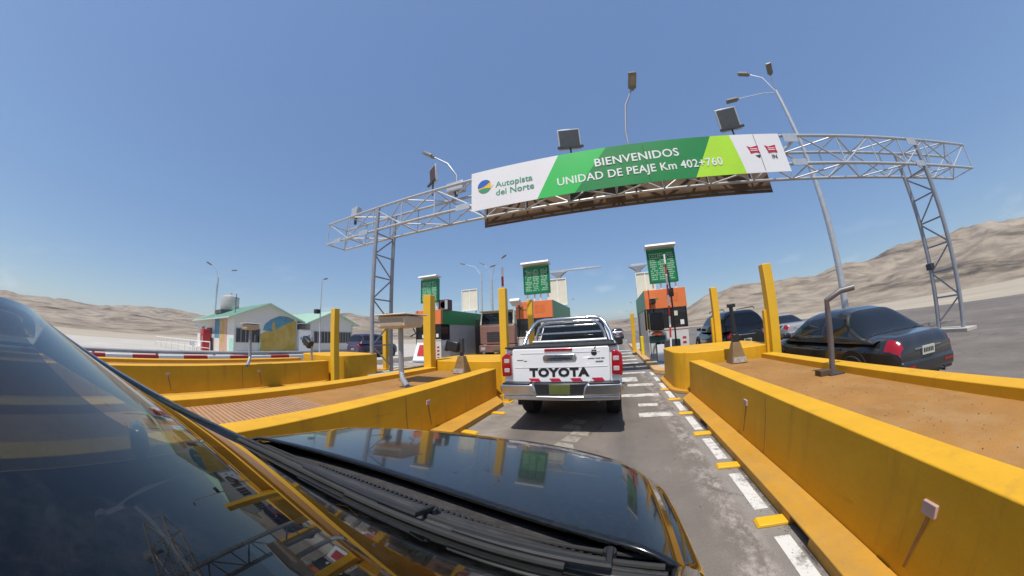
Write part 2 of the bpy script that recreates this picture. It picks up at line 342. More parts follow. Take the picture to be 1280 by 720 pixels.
def text(name, body, size, m, parent, loc, depth=.006, bold=0., rot=(pi/2, 0, 0), sx=1., spacing=1., align='LEFT', slant=0.):
    cu = bpy.data.curves.new('t', 'FONT'); cu.body = body; cu.size = size; cu.extrude = depth; cu.offset = bold; cu.space_character = spacing; cu.align_x = align; cu.resolution_u = 3
    t = bpy.data.objects.new('t', cu); col.objects.link(t)
    dg = bpy.context.evaluated_depsgraph_get(); me = bpy.data.meshes.new_from_object(t.evaluated_get(dg))
    bpy.data.objects.remove(t); bpy.data.curves.remove(cu)
    from mathutils import Euler
    M = Matrix.Translation(loc) @ Euler(rot).to_matrix().to_4x4() @ Matrix(((sx, slant, 0, 0), (0, 1, 0, 0), (0, 0, 1, 0), (0, 0, 0, 1)))
    me.transform(M); me.name = name; me.materials.clear(); me.materials.append(m)
    o = bpy.data.objects.new(name, me); col.objects.link(o)
    if parent: o.parent = parent
    return o
def rrect(x0, x1, y0, y1, r, n=6):
    out = []
    for cx, cy, a0 in ((x1-r, y0+r, -90), (x1-r, y1-r, 0), (x0+r, y1-r, 90), (x0+r, y0+r, 180)):
        for k in range(n+1):
            a = rad(a0 + 90*k/n); out.append((cx+r*cos(a), cy+r*sin(a)))
    return out

# ------------------------------------------------------------------ ground, hills, road
S = 3000
struct(MB().add([(-S,-S,-.03),(S,-S,-.03),(S,S,-.03),(-S,S,-.03)], [(0,1,2,3)]).build('ground', sandm))
SKY = [(-180,2),(-110,2.5),(-81,3.0),(-77,2.7),(-60,3.5),(-52,3.9),(-46,3.6),(-30,2.2),(-15,1.35),(-1,1.4),(6,1.5),(11,1.8),(14,2.7),(19,4.6),(23.7,5.8),(28,5.7),(33,5.5),(37,5.0),(42,5.4),(50,6.2),(60,6.4),(75,5),(110,3),(180,2)]
def skyline(a):
    for (a0, e0), (a1, e1) in zip(SKY, SKY[1:]):
        if a0 <= a <= a1:
            t = (a-a0)/(a1-a0); t = t*t*(3-2*t); return e0+(e1-e0)*t
    return 2
def hill(u, v):
    a = -180 + 360*u; r = 110 + 900*v**1.3
    el = skyline(a); R = 380 if 13 < a < 100 else 620
    if 8 < a <= 13: R = 620 - 240*(a-8)/5
    t = (r-110)/(R-110)
    h = (t*t*(3-2*t)) if t <= 1 else max(0.2, 1 - .5*(t-1))
    z = (R*tan(rad(el)))*h
    x_, y_ = r*sin(rad(a)), r*cos(rad(a))
    n = noise.fractal(Vector((r*sin(rad(a))*.011, r*cos(rad(a))*.011, 0)), 1.0, 2.1, 5)
    z += (n*7.5 + 4.0*noise.ridged_multi_fractal(Vector((x_*.006, y_*.006, 3.3)), .9, 2.2, 6, 1.0, 2.0) - 5)*min(1, t*1.6)*(.35+el/6)
    z = z if t > 0 else 0
    return (r*sin(rad(a)), r*cos(rad(a)), z-.6)
struct(MB().grid(hill, 720, 90).build('hills', hillm, smooth=True))
struct(MB().add([(-15.2,-60,0),(34,-60,0),(34,60,0),(6,240,0),(-9,240,0),(-15.2,60,0)], [(0,1,2,3,4,5)]).build('road', roadm))
struct(MB().add([(-60,-25,-.012),(-15.2,-25,-.012),(-15.2,50,-.012),(-60,50,-.012)], [(0,1,2,3)]).build('yard', apron))
# concrete gutter strip along the right kerb, painted dashes and the ladder of white bars
mk = MB(); mk2 = MB(); Z1 = .004
for k in range(-6, 9):
    y0 = .99 + 1.015*k - .0
    mk.box(1.125, 1.245, y0+.22, y0+.87, .0005, Z1)
struct(mk.build('painted_edge_dashes', wpaint))
bars = MB()
for y0, y1, x0, x1 in ((5.02,5.28,.38,.95),(5.72,5.92,.42,.80),(6.55,6.82,.08,.95),(7.75,8.05,.3,.98),(8.45,9.15,-.1,.62),(9.9,10.2,.1,1.0),(12.6,13.0,.15,1.0),(13.9,14.4,.15,1.05),(15.7,16.3,.15,1.05),(17.7,18.3,.15,1.05),(19.9,20.5,.15,1.05)):
    bars.box(x0, x1, y0, y1, .0005, Z1)
struct(bars.build('painted_crossbars', wpaint3))
side = MB()
side.box(-.14, .06, 5.3, 6.7, .0005, Z1); side.box(.02, .12, 9.3, 21, .0005, Z1)
struct(side.build('faded_lane_paint', wpaint2))
smear = MB()
for k in range(7):
    y = 3.1 + k*.27; x = -.66 + .1*sin(k*2.1)
    smear.prism([(x-.13, y), (x+.1+.05*(k%3), y-.05), (x+.15, y+.15), (x-.06, y+.22)], .0005, Z1)
struct(smear.build('yellow_paint_smear', ypaint))
# far road lines
fl = MB()
for k in range(14):
    for x in (-5.2, -1.9, 1.4, 4.7): fl.box(x, x+.14, 34+k*9, 38+k*9, .0005, Z1)
struct(fl.build('far_lane_lines', wpaint2))

# ------------------------------------------------------------------ toll islands (the concrete crash barriers in front of the booths)
def island(cx, hw, th, ledge_l, ledge_r, label, grate=False, yend=6.35, ynear=-7.5, slots=()):
    t = thing('toll_island', label, 'toll island', (cx, 0, 0), group='yellow toll lane islands')
    ZT, ZD = .745, .65
    for s, lw in ((-1, ledge_l), (1, ledge_r)):
        xo, xi = s*hw, s*(hw-th)
        w = MB().box(xo, xi, ynear, yend, 0, ZT).build('parapet_wall', yellow, t, bevel=.009)
        for y in (-4.1, -.55, 3.05):
            MB().box(xo-s*.002, xo+s*.003, y-.007, y+.007, .1, ZT-.03).build('joint', stainm, w)
        for y in (-5.4, -1.9, 1.1, 3.55):
            MB().box(xo-s*.004, xo+s*.02, y-.045, y+.045, .50, .57).build('drain_outlet', outletm, w, bevel=.004)
            MB().prism([(y-.012, .50), (y+.012, .50), (y+.05, .30), (y+.068, .16), (y+.052, .16), (y+.025, .32)], xo+s*.002, xo+s*.0045, 'x').build('rust_streak', stainm, w)
        # low kerb ledge with drain slots along the wall's foot
        xl = s*(hw+lw); cut = sorted([q for q in slots]) if s < 0 else []
        top = MB(); ye = yend-.55
        top.prism([(xo, ynear), (xl, ynear), (xl, ye), (xo+s*.01, yend-.02)] if s > 0 else [(xl, ynear), (xo, ynear), (xo-.01, yend-.02), (xl, ye)], .075, .095)
        y = ynear
        for a, b in cut + [(ye, ye)]:
            top.prism([(xo, y), (xl+(-s)*.006, y), (xl-s*.006, a), (xo, a)], 0, .075); y = b
        top.build('kerb_ledge', kerbpaint, t, bevel=.006)
        if cut:
            for a, b in cut: MB().box(xo+s*.02, xo+s*.03, a, b, .001, .074).build('drain_slot', darkm, t)
    MB().box(-(hw-th), hw-th, ynear, yend, 0, ZD).build('deck', deckm, t)
    MB().box(-(hw-th), hw-th, ynear-.3, ynear, 0, ZT).build('end_wall', yellow, t, bevel=.015)
    if grate:
        g = MB()
        for k in range(34):
            y = .35+k*.055; g.box(-(hw-th)+.08, (hw-th)-.1-.0*k, y, y+.024, ZD+.001, ZD+.014)
        g.build('drain_grating', gratm, t)
    # rounded block that closes the island in front of the booth
    w = hw+.22
    MB().prism(rrect(-w, w, yend+.2, yend+2.4, .55, 8), 0, .9).build('rounded_block', yellow, t, bevel=.02)
    MB().prism(rrect(-w-.12, w+.12, yend+.08, yend+2.55, .6, 8), 0, .07).build('block_foot', kerbpaint, t, bevel=.01)
    return t
SL = [(1.70, 1.97), (4.25, 4.6), (-1.2, -.9)]
island(2.54, .96, .29, .29, .3, 'yellow concrete toll island with sandy deck right of our lane, tall black pole on it', slots=SL)
island(-3.77, 1.03, .35, .385, .385, 'yellow concrete toll island left of the pickup with ribbed drain grating at its near end', grate=True, yend=6.2)
island(-10.1, 1.15, .4, .35, .35, 'yellow concrete toll island at far left, in front of the red and white barrier', yend=6.0)

# kerbed pavements that carry the booths
def booth_pavement(cx, w, y0, y1):
    o = MB().prism(rrect(cx-w, cx+w, y0, y1, .5, 6), 0, .15).build('booth_pavement', peach, bevel=.02); struct(o)
    o = MB().prism(rrect(cx-w+.28, cx+w-.28, y0+.35, y1-.35, .3, 6), .1, .154).build('pavement_top', apron); struct(o)
for cx in (2.45, -3.7, -10.05): booth_pavement(cx, 1.22, 9.25, 26)

# road studs
first = None
def stud(x, y, side, n):
    global first
    if first is None:
        first = MB().prism([(-.135, 0), (.135, 0), (.125, .028), (-.115, .028)], -.055, .055, 'y').build('road_stud', yreflect, bevel=.006)
        o = first
    else:
        o = first.copy(); col.objects.link(o)
    o.location = (x, y, .001); o.rotation_euler = (0, 0, rad(random.uniform(-4, 4)) + (pi if side == 'l' else 0))
    near = ['just beside the car bonnet and widest in view', 'second nearest to the camera', 'third nearest to the camera', 'fourth nearest to the camera', 'fifth nearest to the camera', 'farthest to be seen by the kerb'][n] if n >= 0 else 'behind the camera position'
    tag(o, f"yellow road stud along the {'right' if side == 'r' else 'left'} kerb, {near}", 'road stud', 'yellow road studs along the kerbs')
for k in range(6): stud(1.185, 2.03+1.015*k, 'r', k)
for k in range(2): stud(-2.22, 3.9+1.17*k, 'l', k)

# ------------------------------------------------------------------ gantry
GY = rad(.88)
ga = thing('lattice_gantry', 'grey steel lattice gantry spanning the toll lanes and carrying the banner', 'gantry', (0, 8, 0), GY)
GX0, GX1, GD, GZ0, GZ1 = -12.35, 16.9, 1.15, 6.0, 7.05
for y in (.06, GD):
    for z in (GZ0, GZ1):
        MB().tube([(GX0, y, z), (GX1, y, z)], .055, 10).build('chord', galv, ga)
nb = 18; bw = (GX1-GX0)/nb
def bracing(name, P0, P1):
    m = MB()
    for k in range(nb+1):
        x = GX0+k*bw; m.tube([P0(x), P1(x)], .026, 7)
        if k < nb:
            a, b = (P0, P1) if k % 2 else (P1, P0)
            m.tube([a(x), b(x+bw)], .03, 7)
    return m.build(name, galv, ga)
bracing('front_bracing', lambda x: (x, .06, GZ0), lambda x: (x, .06, GZ1))
bracing('rear_bracing', lambda x: (x, GD, GZ0), lambda x: (x, GD, GZ1))
bracing('top_bracing', lambda x: (x, .06, GZ1), lambda x: (x, GD, GZ1))
bracing('bottom_bracing', lambda x: (x, .06, GZ0), lambda x: (x, GD, GZ0))
for x in (GX0+.9, -9.6, -4.6, 6.75, 12.8):
    MB().box(x-.28, x+.28, -.02, -.005, GZ0-.09, GZ0+.13).build('gusset_plate', galv, ga)
    if x > 5: MB().box(x-.28, x+.28, -.02, -.005, GZ1-.28, GZ1+.04).build('gusset_plate', galv, ga)
for x in (-8.83, 13.1):
    lg = MB(); lg.tube([(x, .06, 0), (x, .06, GZ1)], .085, 12).tube([(x, GD, 0), (x, GD, GZ1)], .085, 12)
    l = lg.build('leg', steel, ga)
    br = MB(); z = .3; k = 0
    while z < GZ0-.2:
        a, b = (.06, GD) if k % 2 else (GD, .06)
        br.tube([(x, a, z), (x, b, z+.93)], .032, 7); br.tube([(x, .06, z+.93), (x, GD, z+.93)], .032, 7); z += .93; k += 1
    br.build('bracing', steel, l)
    MB().box(x-.35, x+.35, -.3, GD+.35, 0, .12).build('footing', apron, l, bevel=.01)
    MB().box(x-.1, x+.12, GD-.13, GD+.13, 2.28, 2.52).build('junction_box', darksteel, l, bevel=.01)

# the banner, stretched on the front of the truss
bn = thing('welcome_banner', 'long green and white welcome banner with white lettering across the gantry', 'banner', (0, 7.97, 0), GY)
ZB, ZTp = 5.72, 7.10
def bz(x): return .03*sin(x*1.3)*.6
def strip(x0t, x0b, x1t, x1b, m, name):
    mb = MB()
    def f(u, v): 
        xb = x0b+(x1b-x0b)*u; xt = x0t+(x1t-x0t)*u; x = xb+(xt-xb)*v
        return (x, .006*sin(x*2.3)*sin(v*3), ZB-.004*x + (ZTp+.085-.016*x-ZB+.004*x)*v)
    mb.grid(f, 14, 6)
    o = mb.build(name, m, bn, solid=.012, smooth=False)
    o.modifiers['thickness'].offset = 1 if o.data.polygons[0].normal.y > 0 else -1      # cloth thickness goes backwards
    return o
strip(-4.23, -4.23, -1.08, -1.9, bwhite, 'white_panel')
strip(-1.08, -1.9, .48, -.69, lightgreen, 'bright_green_panel')
strip(.48, -.69, 3.87, 3.03, bdark, 'dark_green_panel')
strip(3.87, 3.03, 4.52, 4.69, lime, 'lime_panel')
strip(4.52, 4.69, 6.30, 6.29, bwhite, 'white_panel')
for x in (1.62, 5.35): MB().box(x, x+.013, -.010, -.006, 5.76, 7.08).build('seam', darksteel, bn)
text('lettering', 'BIENVENIDOS', .40, white, bn, (.02, -.0095, 6.52), bold=.006, sx=1.04, spacing=1.04, depth=.0012)
text('lettering', 'UNIDAD DE PEAJE Km 402+760', .385, white, bn, (-1.22, -.0095, 6.06), bold=.005, sx=.965, spacing=1.03, depth=.0012)
text('lettering', 'Autopista', .31, textgreen, bn, (-3.31, -.0095, 6.46), bold=.003, sx=1.08, depth=.0012)
text('lettering', 'del Norte', .31, textgreen, bn, (-3.31, -.0095, 6.15), bold=.003, sx=1.08, depth=.0012)
# round emblem: blue cap, yellow middle band, green lower band
cx, cz, R = -3.72, 6.60, .26
def cap(f0, f1, m, dy, nm):
    up = [(cx+R*cos(a), cz+R*sin(a)) for a in [rad(x) for x in range(f0, f1+1, 6)]]
    MB().prism(up, -.012-dy, -.008-dy, 'y').build(nm, m, bn)
MB().prism([(cx+R*cos(2*pi*k/36), cz+R*sin(2*pi*k/36)) for k in range(36)], -.012, -.007, 'y').build('emblem_disc', logoy, bn)
def lune(a0, a1, bul, m, nm):
    p0 = Vector((cx+R*cos(rad(a0)), cz+R*sin(rad(a0)))); p1 = Vector((cx+R*cos(rad(a1)), cz+R*sin(rad(a1))))
    arc = [(cx+R*cos(rad(a0+(a1-a0)*k/14)), cz+R*sin(rad(a0+(a1-a0)*k/14))) for k in range(15)]
    n = Vector((-(p1-p0).y, (p1-p0).x)).normalized()
    back = [tuple(p1.lerp(p0, k/10) + n*bul*sin(pi*k/10)) for k in range(1, 10)]
    MB().prism(arc+back, -.016, -.0125, 'y').build(nm, m, bn)
lune(35, 190, .05, bluem, 'emblem_cap')
lune(205, 335, .04, textgreen, 'emblem_base')
lune(-20, 25, -.09, white, 'emblem_glint')
for i, x in enumerate((4.98, 5.62)):
    MB().prism([(x, 6.66), (x+.12, 6.60), (x+.40, 6.66), (x+.38, 6.50), (x+.40, 6.38), (x+.26, 6.41), (x+.06, 6.37), (x+.05, 6.50)], -.012, -.007, 'y').build('red_crest', redm, bn)
    for z in (6.53, 6.47): MB().box(x+.09, x+.34, -.015, -.0125, z, z+.025).build('crest_line', white, bn)
text('lettering', 'IN', .2, darksteel, bn, (5.75, -.0095, 6.17), bold=.003, depth=.0012)
MB().prism([(5.18, 6.30), (5.38, 6.33), (5.30, 6.20)], -.012, -.007, 'y').build('small_arrow', darksteel, bn)

rb = thing('rear_banner', 'brown reverse of a second banner on the far face of the gantry', 'banner', (0, 9.25, 0), GY)
MB().grid(lambda u, v: (-4.35+10.6*u, .03+.03*sin(u*30)*v, 5.63-.03*u+1.5*v), 40, 4).build('canvas', brownback, rb, solid=.015)
for z in (5.66, 7.0): MB().box(-4.3, 6.2, -.06, -.02, z, z+.05).build('batten', darksteel, rb)

def floodlight(x, z, tilt, yaw, w, h, m, label):
    t = thing('floodlight', label, 'floodlight', (x, 8.45, z), yaw, group='flat floodlights on the gantry')
    M = Matrix.Rotation(tilt, 3, 'X')
    MB().obox((0, 0, h/2+.12), (w, .10, h), M).build('housing', galv, t, bevel=.012)
    MB().obox((0, -.055*cos(tilt), h/2+.12-.055*sin(tilt)), (w-.10, .012, h-.10), M).build('lens', m, t)
    b = MB().obox((0, -.08, .12), (w+.1, .08, .07), M); b.tube([(0, 0, -.45), (0, 0, .14)], .03)
    b.build('bracket', darksteel, t)
floodlight(-6.33, 7.62, rad(6), rad(-32), .62, .78, mat('rusty_floodlight', (.10, .055, .045), .5, var=.2), 'brown backed floodlight on the gantry left of the banner')
floodlight(-.68, 7.62, rad(12), rad(10), .80, .78, solar, 'flat grey floodlight above the left half of the banner')
floodlight(4.95, 7.50, rad(13), rad(-14), .74, .84, solar, 'flat dark floodlight above the lime end of the banner')
for x, y, z, w, h, lab in ((-11.15, 8.55, 7.32, .42, .55, 'small pale control box at the left tip of the gantry'), (-5.35, 8.7, 7.18, .75, .4, 'long pale control box on the gantry left of the banner'), (.55, 8.7, 7.2, .7, .2, 'low dark cable box just above the banner, left of centre')):
    b = MB().box(x-w/2, x+w/2, y-.16, y+.16, z, z+h).build('control_box', galv if 'pale' in lab else darksteel, bevel=.015)
    tag(b, lab, 'control box')
    MB().box(x-w/2+.04, x+w/2-.04, y-.168, y-.161, z+.04, z+h-.04).build('door', alu if 'pale' in lab else blackp, b)
    MB().box(x-.05, x+.05, y-.05, y+.05, 7.0, z+.001).build('bracket', darksteel, b)
MB
# lamps standing on the gantry
def head(mb, p, d, s=1.):
    """cobra-head luminaire pointing along d"""
    d = Vector(d).normalized(); M = d.to_track_quat('Y', 'Z').to_matrix()
    mb.obox(Vector(p)+d*.30*s, (.30*s, .62*s, .13*s), M); mb.obox(Vector(p)+d*.02*s, (.16*s, .22*s, .11*s), M)
headm = mat('lamp_head_aluminium', (.22, .22, .19), .5, metal=.3, var=.15)
lensm = mat('lamp_lens', (.30, .28, .20), .3, var=.1)
def gantry_lamp(pts, hd, label):
    t = thing('street_lamp', label, 'street lamp', pts[0], group='street lamps')
    o = Vector(pts[0]); P = [Vector(p)-o for p in pts]
    MB().tube(P, [.035]*(len(P)-1)+[.03], 9).build('arm', steel, t)
    m = MB(); head(m, P[-1], hd); h = m.build('lamp_head', headm, t, bevel=.03)
    d = Vector(hd).normalized()
    MB().obox(P[-1]+d*.34+Vector((0,0,-.072)), (.2, .36, .02), d.to_track_quat('Y', 'Z').to_matrix()).build('lens', lensm, h)
gantry_lamp([(1.28, 8.6, 7.0), (1.33, 8.6, 8.2), (1.55, 8.55, 9.3), (1.95, 8.45, 10.0)], (.12, -.75, .45), 'single lamp on a thin arm rising above the middle of the banner')
gantry_lamp([(-5.24, 8.6, 7.0), (-5.3, 8.6, 7.9), (-5.75, 8.6, 8.6), (-6.55, 8.6, 9.25)], (-.75, 0, .55), 'single lamp on a curved arm leaning left off the gantry')

# ------------------------------------------------------------------ street lamps
def street_lamp(x, y, top, arms, label, r0=.12, r1=.06, lean=(0, 0), s=1., cat='street lamp'):
    t = thing('street_lamp', label, cat, (x, y, 0), group='street lamps')
    MB().tube([(0,0,0), (lean[0]*.5, lean[1]*.5, top*.5), (lean[0], lean[1], top)], [r0, (r0+r1)/2, r1], 14).build('pole', galv, t)
    MB().lathe([(r0*2.2, 0), (r0*2.2, .05), (r0*1.15, .07), (r0*1.05, .4)], n=14).build('base_flange', galv, t)
    for dx, dy, dz in arms:
        a = Vector((lean[0], lean[1], top)); e = a+Vector((dx, dy, dz))
        b = MB().tube([a-Vector((0,0,.15)), a+Vector((dx*.35, dy*.35, dz*.65)), e], [.026*s, .02*s, .018*s], 8).build('arm', galv, t)
        m = MB(); head(m, e, (dx, dy, dz*.35), s); m.build('lamp_head', headm, b, bevel=.03)
street_lamp(10.5, 12.0, 12.5, [(-.25, -.55, .70), (-.75, .5, 1.75), (-2.1, .6, .05)], 'tall tapering steel lamp mast with three heads right of the banner', .17, .09)
street_lamp(-14.8, 30, 8.9, [(-2.3, 0, 1.6), (1.3, 0, .8)], 'grey double armed street lamp behind the booths, left one of the pair', .13, .09)
street_lamp(-13.6, 30.3, 8.2, [(1.5, 0, 2.5), (-1.0, 0, 2.0)], 'grey street lamp with steep arms behind the booths, right one of the pair', .19, .15)
street_lamp(-40, 10, 8.1, [(0, -1.1, 1.3), (0, 1.6, 1.1)], 'street lamp with two heads behind the water tank', .15, .1)
street_lamp(-20, 12.6, 5.8, [(.3, 0, .1)], 'thin lamp pole with a black box beside the second green roofed house', .06, .035, s=.6)
for i, (x, y, h, lab) in enumerate(((7.6, 62, 9, 'far lamp pole on the right road edge, nearest of the faint row'), (8.2, 95, 9, 'far lamp pole on the right road edge, second of the faint row'), (8.8, 140, 9, 'farthest lamp pole of the faint row by the road'), (-11, 70, 9, 'lone far lamp pole left of the road beyond the booths'))):
    street_lamp(x, y, h, [(-1.5 if x > 0 else 1.5, 0, .5)], lab, .12, .07)
bx = MB().box(-20.3, -19.9, 12.2, 12.55, 3.3, 3.62).build('junction_box', blackp, bevel=.02); tag(bx, 'small black box strapped to the thin pole by the houses', 'junction box')

# T-shaped overhead arms behind the signs
def overhead_arm(x, y, x0, x1, z, label):
    t = thing('overhead_arm', label, 'overhead arm', (x, y, 0))
    MB().tube([(0,0,0), (0,0,z-.5)], .08, 12).build('pole', galv, t)
    MB().box(x0-x, x1-x, -.05, .05, z-.05, z+.05).build('crossbar', galv, t, bevel=.01)
    MB().prism([(-.62, z-.06), (.62, z-.06), (.18, z-.38), (.16, z-.7), (-.16, z-.7), (-.18, z-.38)], -.12, .12, 'y').build('bracket', steel, t, bevel=.02)
overhead_arm(-3.4, 19, -4.3, -.45, 5.75, 'long grey bar on a pole reaching over our lane behind the middle booth')
overhead_arm(1.98, 19, 1.5, 2.75, 5.6, 'short grey bar on a pole behind the right booth')

# ------------------------------------------------------------------ yellow height posts
def post(x, y, z0, z1, w, label, lip=True):
    t = thing('yellow_post', label, 'yellow post', (x, y, z0), group='square yellow steel posts')
    MB().box(-w/2, w/2, -w/2, w/2, .0, z1-z0).build('post_tube', yellow_post, t, bevel=.012)
    if lip: MB().box(-w/2-.06, -w/2+.02, -w*.2+.07, w/2+.03, .0, (z1-z0)*.62).build('stiffener', yellow_post, t, bevel=.006)
    MB().box(-w/2-.05, w/2+.05, -w/2-.05, w/2+.05, 0, .014).build('base_plate', yellow_post, t)
    return t
post(-2.43, 6.05, 0, 2.63, .17, 'yellow square post right beside the left tail light of the white pickup', lip=False)
post(3.66, 6.55, 0, 2.66, .22, 'tallest looking yellow post between the two dark cars on the right')
post(3.17, 8.95, .15, 2.52, .19, 'yellow post in front of the black estate car behind the rounded block')
post(-4.70, 6.25, 0, 2.68, .24, 'wide yellow post in front of the left booth with green side')
post(-8.62, 6.03, 0, 2.52, .22, 'yellow post in front of the second green roofed house')
post(-9.35, 9.2, .15, 2.62, .2, 'yellow post left of the beige roofed sensor')
post(-3.05, 10.4, .15, 2.85, .19, 'yellow post right before the orange booth behind the pickup', lip=False)
post(1.12, 16.6, .15, 2.33, .2, 'yellow post at the kerb beyond the right booth', lip=False)
cabx = MB().box(1.35, 1.75, 14.9, 15.3, .15, 1.05).build('yellow_cabinet', mat('bright_yellow', (.80, .60, .02), .5, var=.05), bevel=.02); tag(cabx, 'small bright yellow cabinet at the kerb behind the far post', 'cabinet')

# ------------------------------------------------------------------ booths
def booth(cx, y0, w, d, label, hatch):
    t = thing('toll_booth', label, 'toll booth', (cx, y0, .15), group='toll booths with orange fronts')
    h = w/2
    MB().box(-h, h, 0, .9, 0, 1.2).build('front_base', offwhite, t, bevel=.02)
    MB().box(-h, h, .9, d, 0, 2.1).build('side_wall', alu, t, bevel=.01)
    for s in (-1, 1):
        for y in (1.9, 2.9, 3.9): MB().box(s*h, s*(h+.012), y-.02, y+.02, .05, 2.1).build('wall_joint', galv, t)
    MB().box(-h+.03, h-.03, .03, .9, 1.2, 2.1).build('window', glassd, t)
    fr = MB()
    for x in (-h+.02, -.06, h-.02): fr.box(x-.025, x+.025, -.004, .03, 1.2, 2.1)
    for s in (-1, 1): fr.box(s*(h-.03), s*(h+.004), .86, .92, 1.2, 2.1)
    fr.build('window_frame', blackp, t)
    MB().box(-h-.02, h+.02, -.02, .05, 1.17, 1.24).build('sill', mat('sill_red_white', (.72, .5, .44), .5, var=.1), t, bevel=.008)
    MB().box(-h-.03, h+.03, -.03, .16, 2.1, 2.92).build('front_fascia', orange, t, bevel=.012)
    for s in (-1, 1):
        MB().box(s*(h-.1), s*(h+.03), .16, d, 2.1, 2.94).build('side_fascia', green, t, bevel=.012)
        MB().box(s*(h-.01), s*(h+.016), d*.78, d-.15, .02, 2.08).build('door', darksteel, t, bevel=.005)
        MB().box(s*(h-.01), s*(h+.014), .12, .8, .9, 1.18).build('counter_panel', white if s > 0 else alu, t)
    MB().box(-h+.1, h-.1, .1, d-.05, 2.86, 2.90).build('roof', galv, t)
    # small red stripes on the white base corner
    for k in range(4): MB().box(h-.28, h-.12, -.004, .0, .15+k*.2, .25+k*.2).build('red_stripe', redp, t)
    MB().tube([(-h+.15, -.045, 2.95), (-h+.16, -.05, 2.3), (-h+.05, -.045, 1.3), (-h+.06, -.03, .1)], .014, 6).build('cable', blackp, t)
    for k, (x_, z_, m_) in enumerate(((-.45, 1.32, white), (.30, 1.75, cream), (.55, 1.36, white))): MB().box(x_, x_+.16, .022, .027, z_, z_+.2).build('window_notice', m_, t)
    MB().box(.05, .55, -.036, -.03, 2.36, 2.72).build('fascia_panel', mat('orange_panel_worn', (.70, .17, .045), .5, var=.1), t)
    tx = MB().box(-h+.30, -h+.55, -.036, -.03, 2.5, 2.56); tx.build('small_plate', green, t)
    return t
booth(2.35, 12.6, 1.72, 4.6, 'toll booth with orange front at right of our lane', -1)
booth(-3.58, 12.8, 1.75, 5.6, 'toll booth with orange front directly behind the white pickup', 1)
booth(-10.02, 13.2, 1.78, 5.3, 'toll booth with long green side at left', 1)

def lane_sign(cx, y, z0, w, h, label, texty):
    t = thing('lane_sign', label, 'lane sign', (cx, y, z0), group='green tariff signs on the booth roofs')
    MB().box(-w/2, w/2, 0, .22, .22, h).build('panel', signgreen, t, bevel=.015)
    MB().prism([(-.28, h+.10), (.26, h+.04), (.26, h+.16), (-.22, h+.20)], -w/2-.06, w/2+.06, 'x').build('visor', white, t, bevel=.01)
    for x in (-w/2+.12, -.15, .15, w/2-.12): MB().box(x-.03, x+.03, .08, .14, -.12, .22).build('leg', white, t)
    fr = MB().box(-w/2-.01, -w/2+.05, -.02, -.001, .22, h).box(w/2-.05, w/2+.01, -.02, -.001, .22, h).box(-w/2+.05, w/2-.05, -.02, -.001, .22, .28)
    fr.build('rim', mat('sign_rim_green', (.003, .13, .05), .4, var=.05), t)
    rows = MB(); rnd = random.Random(texty)
    n = 13
    for k in range(n):
        z = .36+k*(h-.5)/n
        for x0, x1 in ((-w/2+.09, -w/2+.42), (-.17, .13), (w/2-.40, w/2-.08)):
            x = x0
            while x < x1-.04:
                ww = rnd.choice((.035, .05, .07)); 
                if rnd.random() < .82: rows.box(x, min(x+ww, x1), -.006, -.001, z, z+.052)
                x += ww+.018
    rows.build('tariff_rows', mat('sign_faint_white', (.36, .55, .43), .5, var=.1), t)
    return t
lane_sign(2.42, 12.75, 3.15, 1.24, 1.72, 'green tariff sign on the right booth behind the raised boom', 3)
lane_sign(-3.42, 12.95, 3.22, 1.28, 1.58, 'green tariff sign above the booth behind the pickup', 5)
lane_sign(-10.0, 13.3, 3.3, 1.2, 1.62, 'green tariff sign on the left booth, farthest left', 8)

def sign_back(cx, y, z0, z1, w, label):
    t = thing('sign_back', label, 'sign back', (cx, y, z0), group='pale backs of signs facing the other way')
    h = z1-z0
    MB().box(-w/2, w/2, 0, .12, 0, h).build('panel', cream, t, bevel=.015)
    f = MB().box(-w/2-.05, -w/2, -.05, .1, -.05, h+.05).box(w/2, w/2+.05, -.05, .1, -.05, h+.05).box(-w/2, w/2, -.05, .1, h, h+.06).box(-w/2, w/2, -.05, .1, -.06, 0)
    f.box(-.03, .03, -.03, -.001, 0, h)
    f.build('frame', white, t)
    for s in (-1, 1): MB().box(s*(w/2-.15)-.05, s*(w/2-.15)+.05, .02, .1, -.6, -.06).build('leg', galv, t)
sign_back(-9.75, 17.8, 3.4, 4.85, 1.2, 'cream sign back standing on the left booth')
sign_back(-3.3, 17.8, 3.3, 4.95, 1.1, 'cream sign back behind the tariff sign of the middle booth')
sign_back(2.1, 16.8, 3.1, 4.6, 1.0, 'cream sign back half hidden by the right tariff sign')

# things on the booth roofs
ac = thing('air_conditioner', 'brown box air conditioner on the roof edge of the left booth', 'air conditioner', (-9.15, 13.75, 3.05))
MB().box(-.35, .3, -.25, .25, 0, .62).build('casing', mat('ac_brown', (.12, .07, .06), .6, var=.15), ac, bevel=.02)
MB().lathe([(.2, 0), (.2, .02), (.05, .03)], (0, -.25, .31), 16, 'y').build('fan_grille', darksteel, ac)
MB().box(.12, .3, -.262, -.252, .05, .57).build('side_panel', alu, ac)
fl_ = thing('spot_lamp', 'white spot lamp on the front corner of the middle booth', 'spot lamp', (-4.35, 12.55, 2.92))
MB().obox((0, -.1, .12), (.5, .5, .16), Matrix.Rotation(rad(-25), 3, 'X')).build('shade', white, fl_, bevel=.03)
MB().tube([(0, .25, .1), (.0, .1, .15), (.22, -.05, -.25)], .03).build('bracket', darksteel, fl_)
cm = thing('camera', 'black camera bracketed on the front of the right booth fascia', 'camera', (1.75, 12.4, 2.55))
MB().box(-.1, .1, -.3, .12, -.09, .09).build('housing', blackp, cm, bevel=.02)
MB().tube([(0, .1, 0), (.05, .2, -.1)], .03).build('bracket', blackp, cm)
MB().box(-.13, .13, -.32, .1, .1, .115).build('sunshade', beige, cm)

